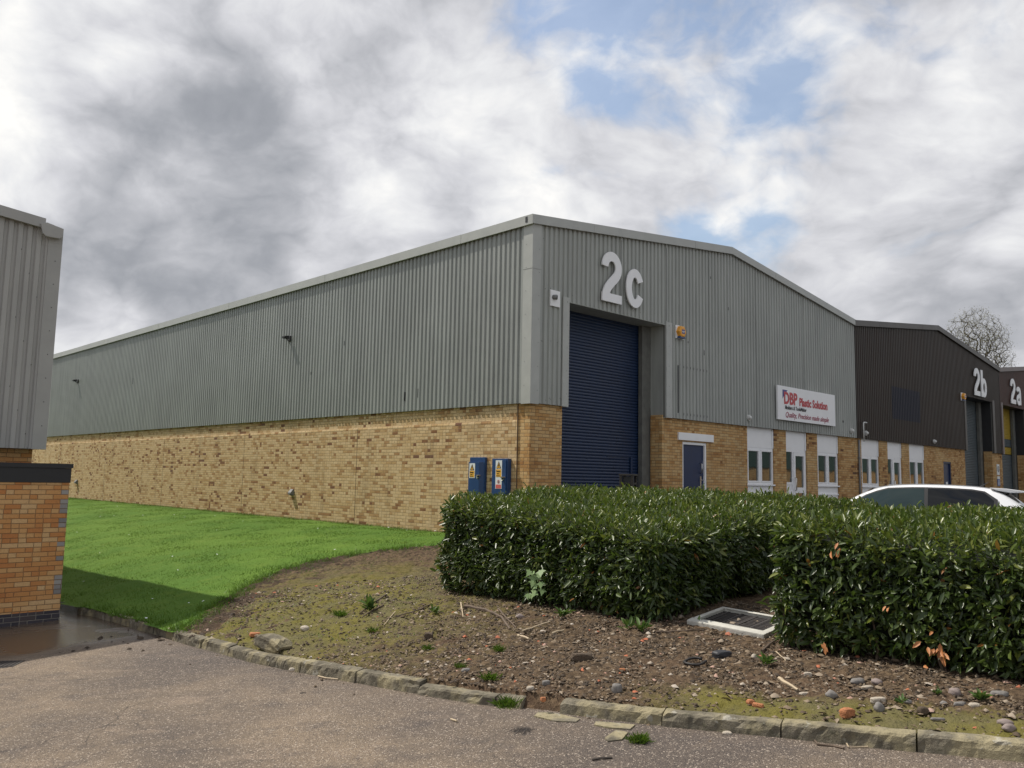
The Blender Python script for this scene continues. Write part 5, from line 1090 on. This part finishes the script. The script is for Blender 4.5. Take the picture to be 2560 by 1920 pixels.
# ------------------------------------------------------------------ light, sky, camera
SUN_L = (.27 * U - .66 * V); SUN_L = np.array([SUN_L[0], SUN_L[1], -1.]); SUN_L /= np.linalg.norm(SUN_L)      # direction the light travels
sd = bpy.data.lights.new('sun', 'SUN'); sd.energy = 4.4; sd.angle = R(.55); sd.color = (1., .94, .84); so = bpy.data.objects.new('sun', sd); COL.objects.link(so)
so.rotation_euler = Vector(SUN_L).to_track_quat('-Z', 'Y').to_euler(); so.location = (-10, 10, 20)
to_sun = -SUN_L; EL = math.asin(to_sun[2]); AZ = math.atan2(to_sun[0], to_sun[1])
Wd = bpy.data.worlds.new('World'); S.world = Wd; Wd.use_nodes = True; nt = Wd.node_tree; nt.nodes.clear()
class NW(N):
    def __init__(s, t): s.t = t
w = NW(nt); gen = w.n('ShaderNodeTexCoord').outputs['Generated']; dx, dy, dz = w.xyz(gen)
sky = w.n('ShaderNodeTexSky', sky_type='NISHITA', sun_disc=False, sun_elevation=EL, sun_rotation=AZ, air_density=1.2, dust_density=1.5)
bg1 = w.n('ShaderNodeBackground', {0: sky.outputs[0], 1: .15})
vec = w.scale(gen, (1., 1., 1.55))
def warped(v, sc, amt):
    t = w.n('ShaderNodeTexNoise', {'Vector': v, 'Scale': sc, 'Detail': 4.}).outputs[1]
    t = w.n('ShaderNodeVectorMath', {0: t, 1: (.5, .5, .5)}, operation='SUBTRACT').outputs[0]
    return w.n('ShaderNodeVectorMath', {0: v, 1: w.n('ShaderNodeVectorMath', {0: t, 3: amt}, operation='SCALE').outputs[0]}, operation='ADD').outputs[0]
vec2 = warped(vec, 2.6, .20); vec3 = warped(vec2, 11., .018)
n1 = w.noise(vec3, 4.6, 10., .60); n2 = w.noise(w.n('ShaderNodeMapping', {0: vec3, 1: (3., 1., 2.)}).outputs[0], 5.2, 9., .60); n3 = w.noise(vec2, 2.2, 5., .5)
pa_ = w.noise(vec2, 6.5, 2., .5); pb_ = w.noise(vec3, 15., 3., .55)
puff = w.math('ADD', w.math('MULTIPLY', w.math('ABSOLUTE', w.math('SUBTRACT', pa_, .5)), 2.4), w.math('ADD', w.math('MULTIPLY', w.math('ABSOLUTE', w.math('SUBTRACT', pb_, .5)), 1.1), -.36))
def blob(px, py, size):
    """soft patch of sky around a fixed direction, size in degrees"""
    d = ray(px, py); d = d / np.linalg.norm(d)
    dot = w.n('ShaderNodeVectorMath', {0: gen, 1: tuple(float(k) for k in d)}, operation='DOT_PRODUCT').outputs['Value']
    return w.n('ShaderNodeMapRange', {0: dot, 1: math.cos(R(size)), 2: 1., 3: 0., 4: 1.}, interpolation_type='SMOOTHSTEP').outputs[0]
def total(items):
    acc = None
    for px, py, s, a in items:
        v = w.math('MULTIPLY', blob(px, py, s), a); acc = v if acc is None else w.math('ADD', acc, v)
    return acc
holes = total([(1840, 190, 6, .17), (1990, 290, 5, .16), (2040, 100, 6, .10), (1830, 545, 6, .20), (1690, 600, 4, .14), (1450, 90, 6, .09), (1730, 20, 5, .11), (1520, 210, 4, .08), (1570, 310, 6, .12), (1420, 480, 5, .16), (1960, 420, 5, .12), (1310, 470, 4, .08), (290, 40, 5, .10), (990, 190, 5, .09), (1900, 380, 16, .05),
 (1680, 120, 5, -.06), (1640, 440, 6, -.08), (250, 520, 26, -.3), (500, 250, 24, -.3), (2400, 520, 14, -.4), (700, 650, 20, -.2), (2330, 150, 8, -.12), (1350, 260, 6, -.10)])
cover = w.math('MAXIMUM', w.n('ShaderNodeMapRange', {0: w.math('SUBTRACT', w.math('ADD', w.math('ADD', w.math('MULTIPLY', n1, 1.5), -.25), w.math('MULTIPLY', puff, .30)), w.math('MULTIPLY', holes, .62)), 1: .10, 2: .52, 3: 0., 4: 1.}, interpolation_type='SMOOTHSTEP').outputs[0], .22)
dark = total([(420, 500, 12, .30), (300, 300, 8, .14), (640, 370, 9, .16), (820, 290, 9, .16), (760, 480, 7, .10), (400, 780, 11, .30), (620, 740, 7, .12), (200, 560, 7, .08), (2470, 640, 14, .08), (2300, 800, 9, .06), (2100, 560, 8, .06), (1080, 170, 9, .12), (2250, 60, 8, .1),
 (40, 80, 9, -.42), (20, 340, 6, -.34), (120, 880, 7, -.40), (60, 520, 6, -.12), (740, 30, 5, -.24), (330, 120, 5, -.16), (480, 480, 6, -.20), (640, 600, 7, -.22), (2300, 400, 12, -.10), (900, 560, 7, -.16), (880, 470, 4, -.16), (1130, 400, 8, -.12), (1050, 540, 6, -.08), (1330, 270, 8, -.16), (1560, 160, 6, -.10), (1700, 420, 8, -.12), (1330, 560, 6, -.26), (2540, 160, 6, -.24), (2380, 170, 5, -.14), (1950, 620, 8, -.08), (1200, 300, 6, -.06)])
bright = w.math('SUBTRACT', w.math('ADD', w.math('ADD', w.math('MULTIPLY', w.math('SUBTRACT', n2, .5), 1.25), w.math('MULTIPLY', puff, .48)), w.math('ADD', w.math('MULTIPLY', w.math('SUBTRACT', n3, .5), .55), .66)), w.math('MULTIPLY', dark, .64), clamp=True)
cloud = w.ramp(bright, [(0., (.30, .315, .35)), (.22, (.37, .385, .42)), (.42, (.50, .51, .545)), (.62, (.68, .685, .72)), (.80, (.84, .845, .86)), (1., (1.02, 1.01, .985))])
bg2 = w.n('ShaderNodeBackground', {0: cloud, 1: 1.})
mx = w.n('ShaderNodeMixShader', {0: cover}); nt.links.new(bg1.outputs[0], mx.inputs[1]); nt.links.new(bg2.outputs[0], mx.inputs[2])
nt.links.new(mx.outputs[0], w.n('ShaderNodeOutputWorld').inputs[0])

cam = bpy.data.cameras.new('camera'); co = bpy.data.objects.new('camera', cam); COL.objects.link(co); S.camera = co
cam.sensor_fit = 'HORIZONTAL'; cam.sensor_width = 36.; cam.lens = FPX / 2560 * 36.; cam.clip_end = 3000.; cam.clip_start = .05
mw = Matrix(((RT[0], UP[0], -fw[0], 0), (RT[1], UP[1], -fw[1], 0), (RT[2], UP[2], -fw[2], 0), (0, 0, 0, 1))); co.matrix_world = mw
S.view_settings.view_transform = 'Standard'; S.view_settings.look = 'None'; S.view_settings.exposure = 0.; S.view_settings.gamma = 1.
S.cycles.max_bounces = 6; S.cycles.diffuse_bounces = 3; S.cycles.glossy_bounces = 3; S.cycles.transmission_bounces = 3
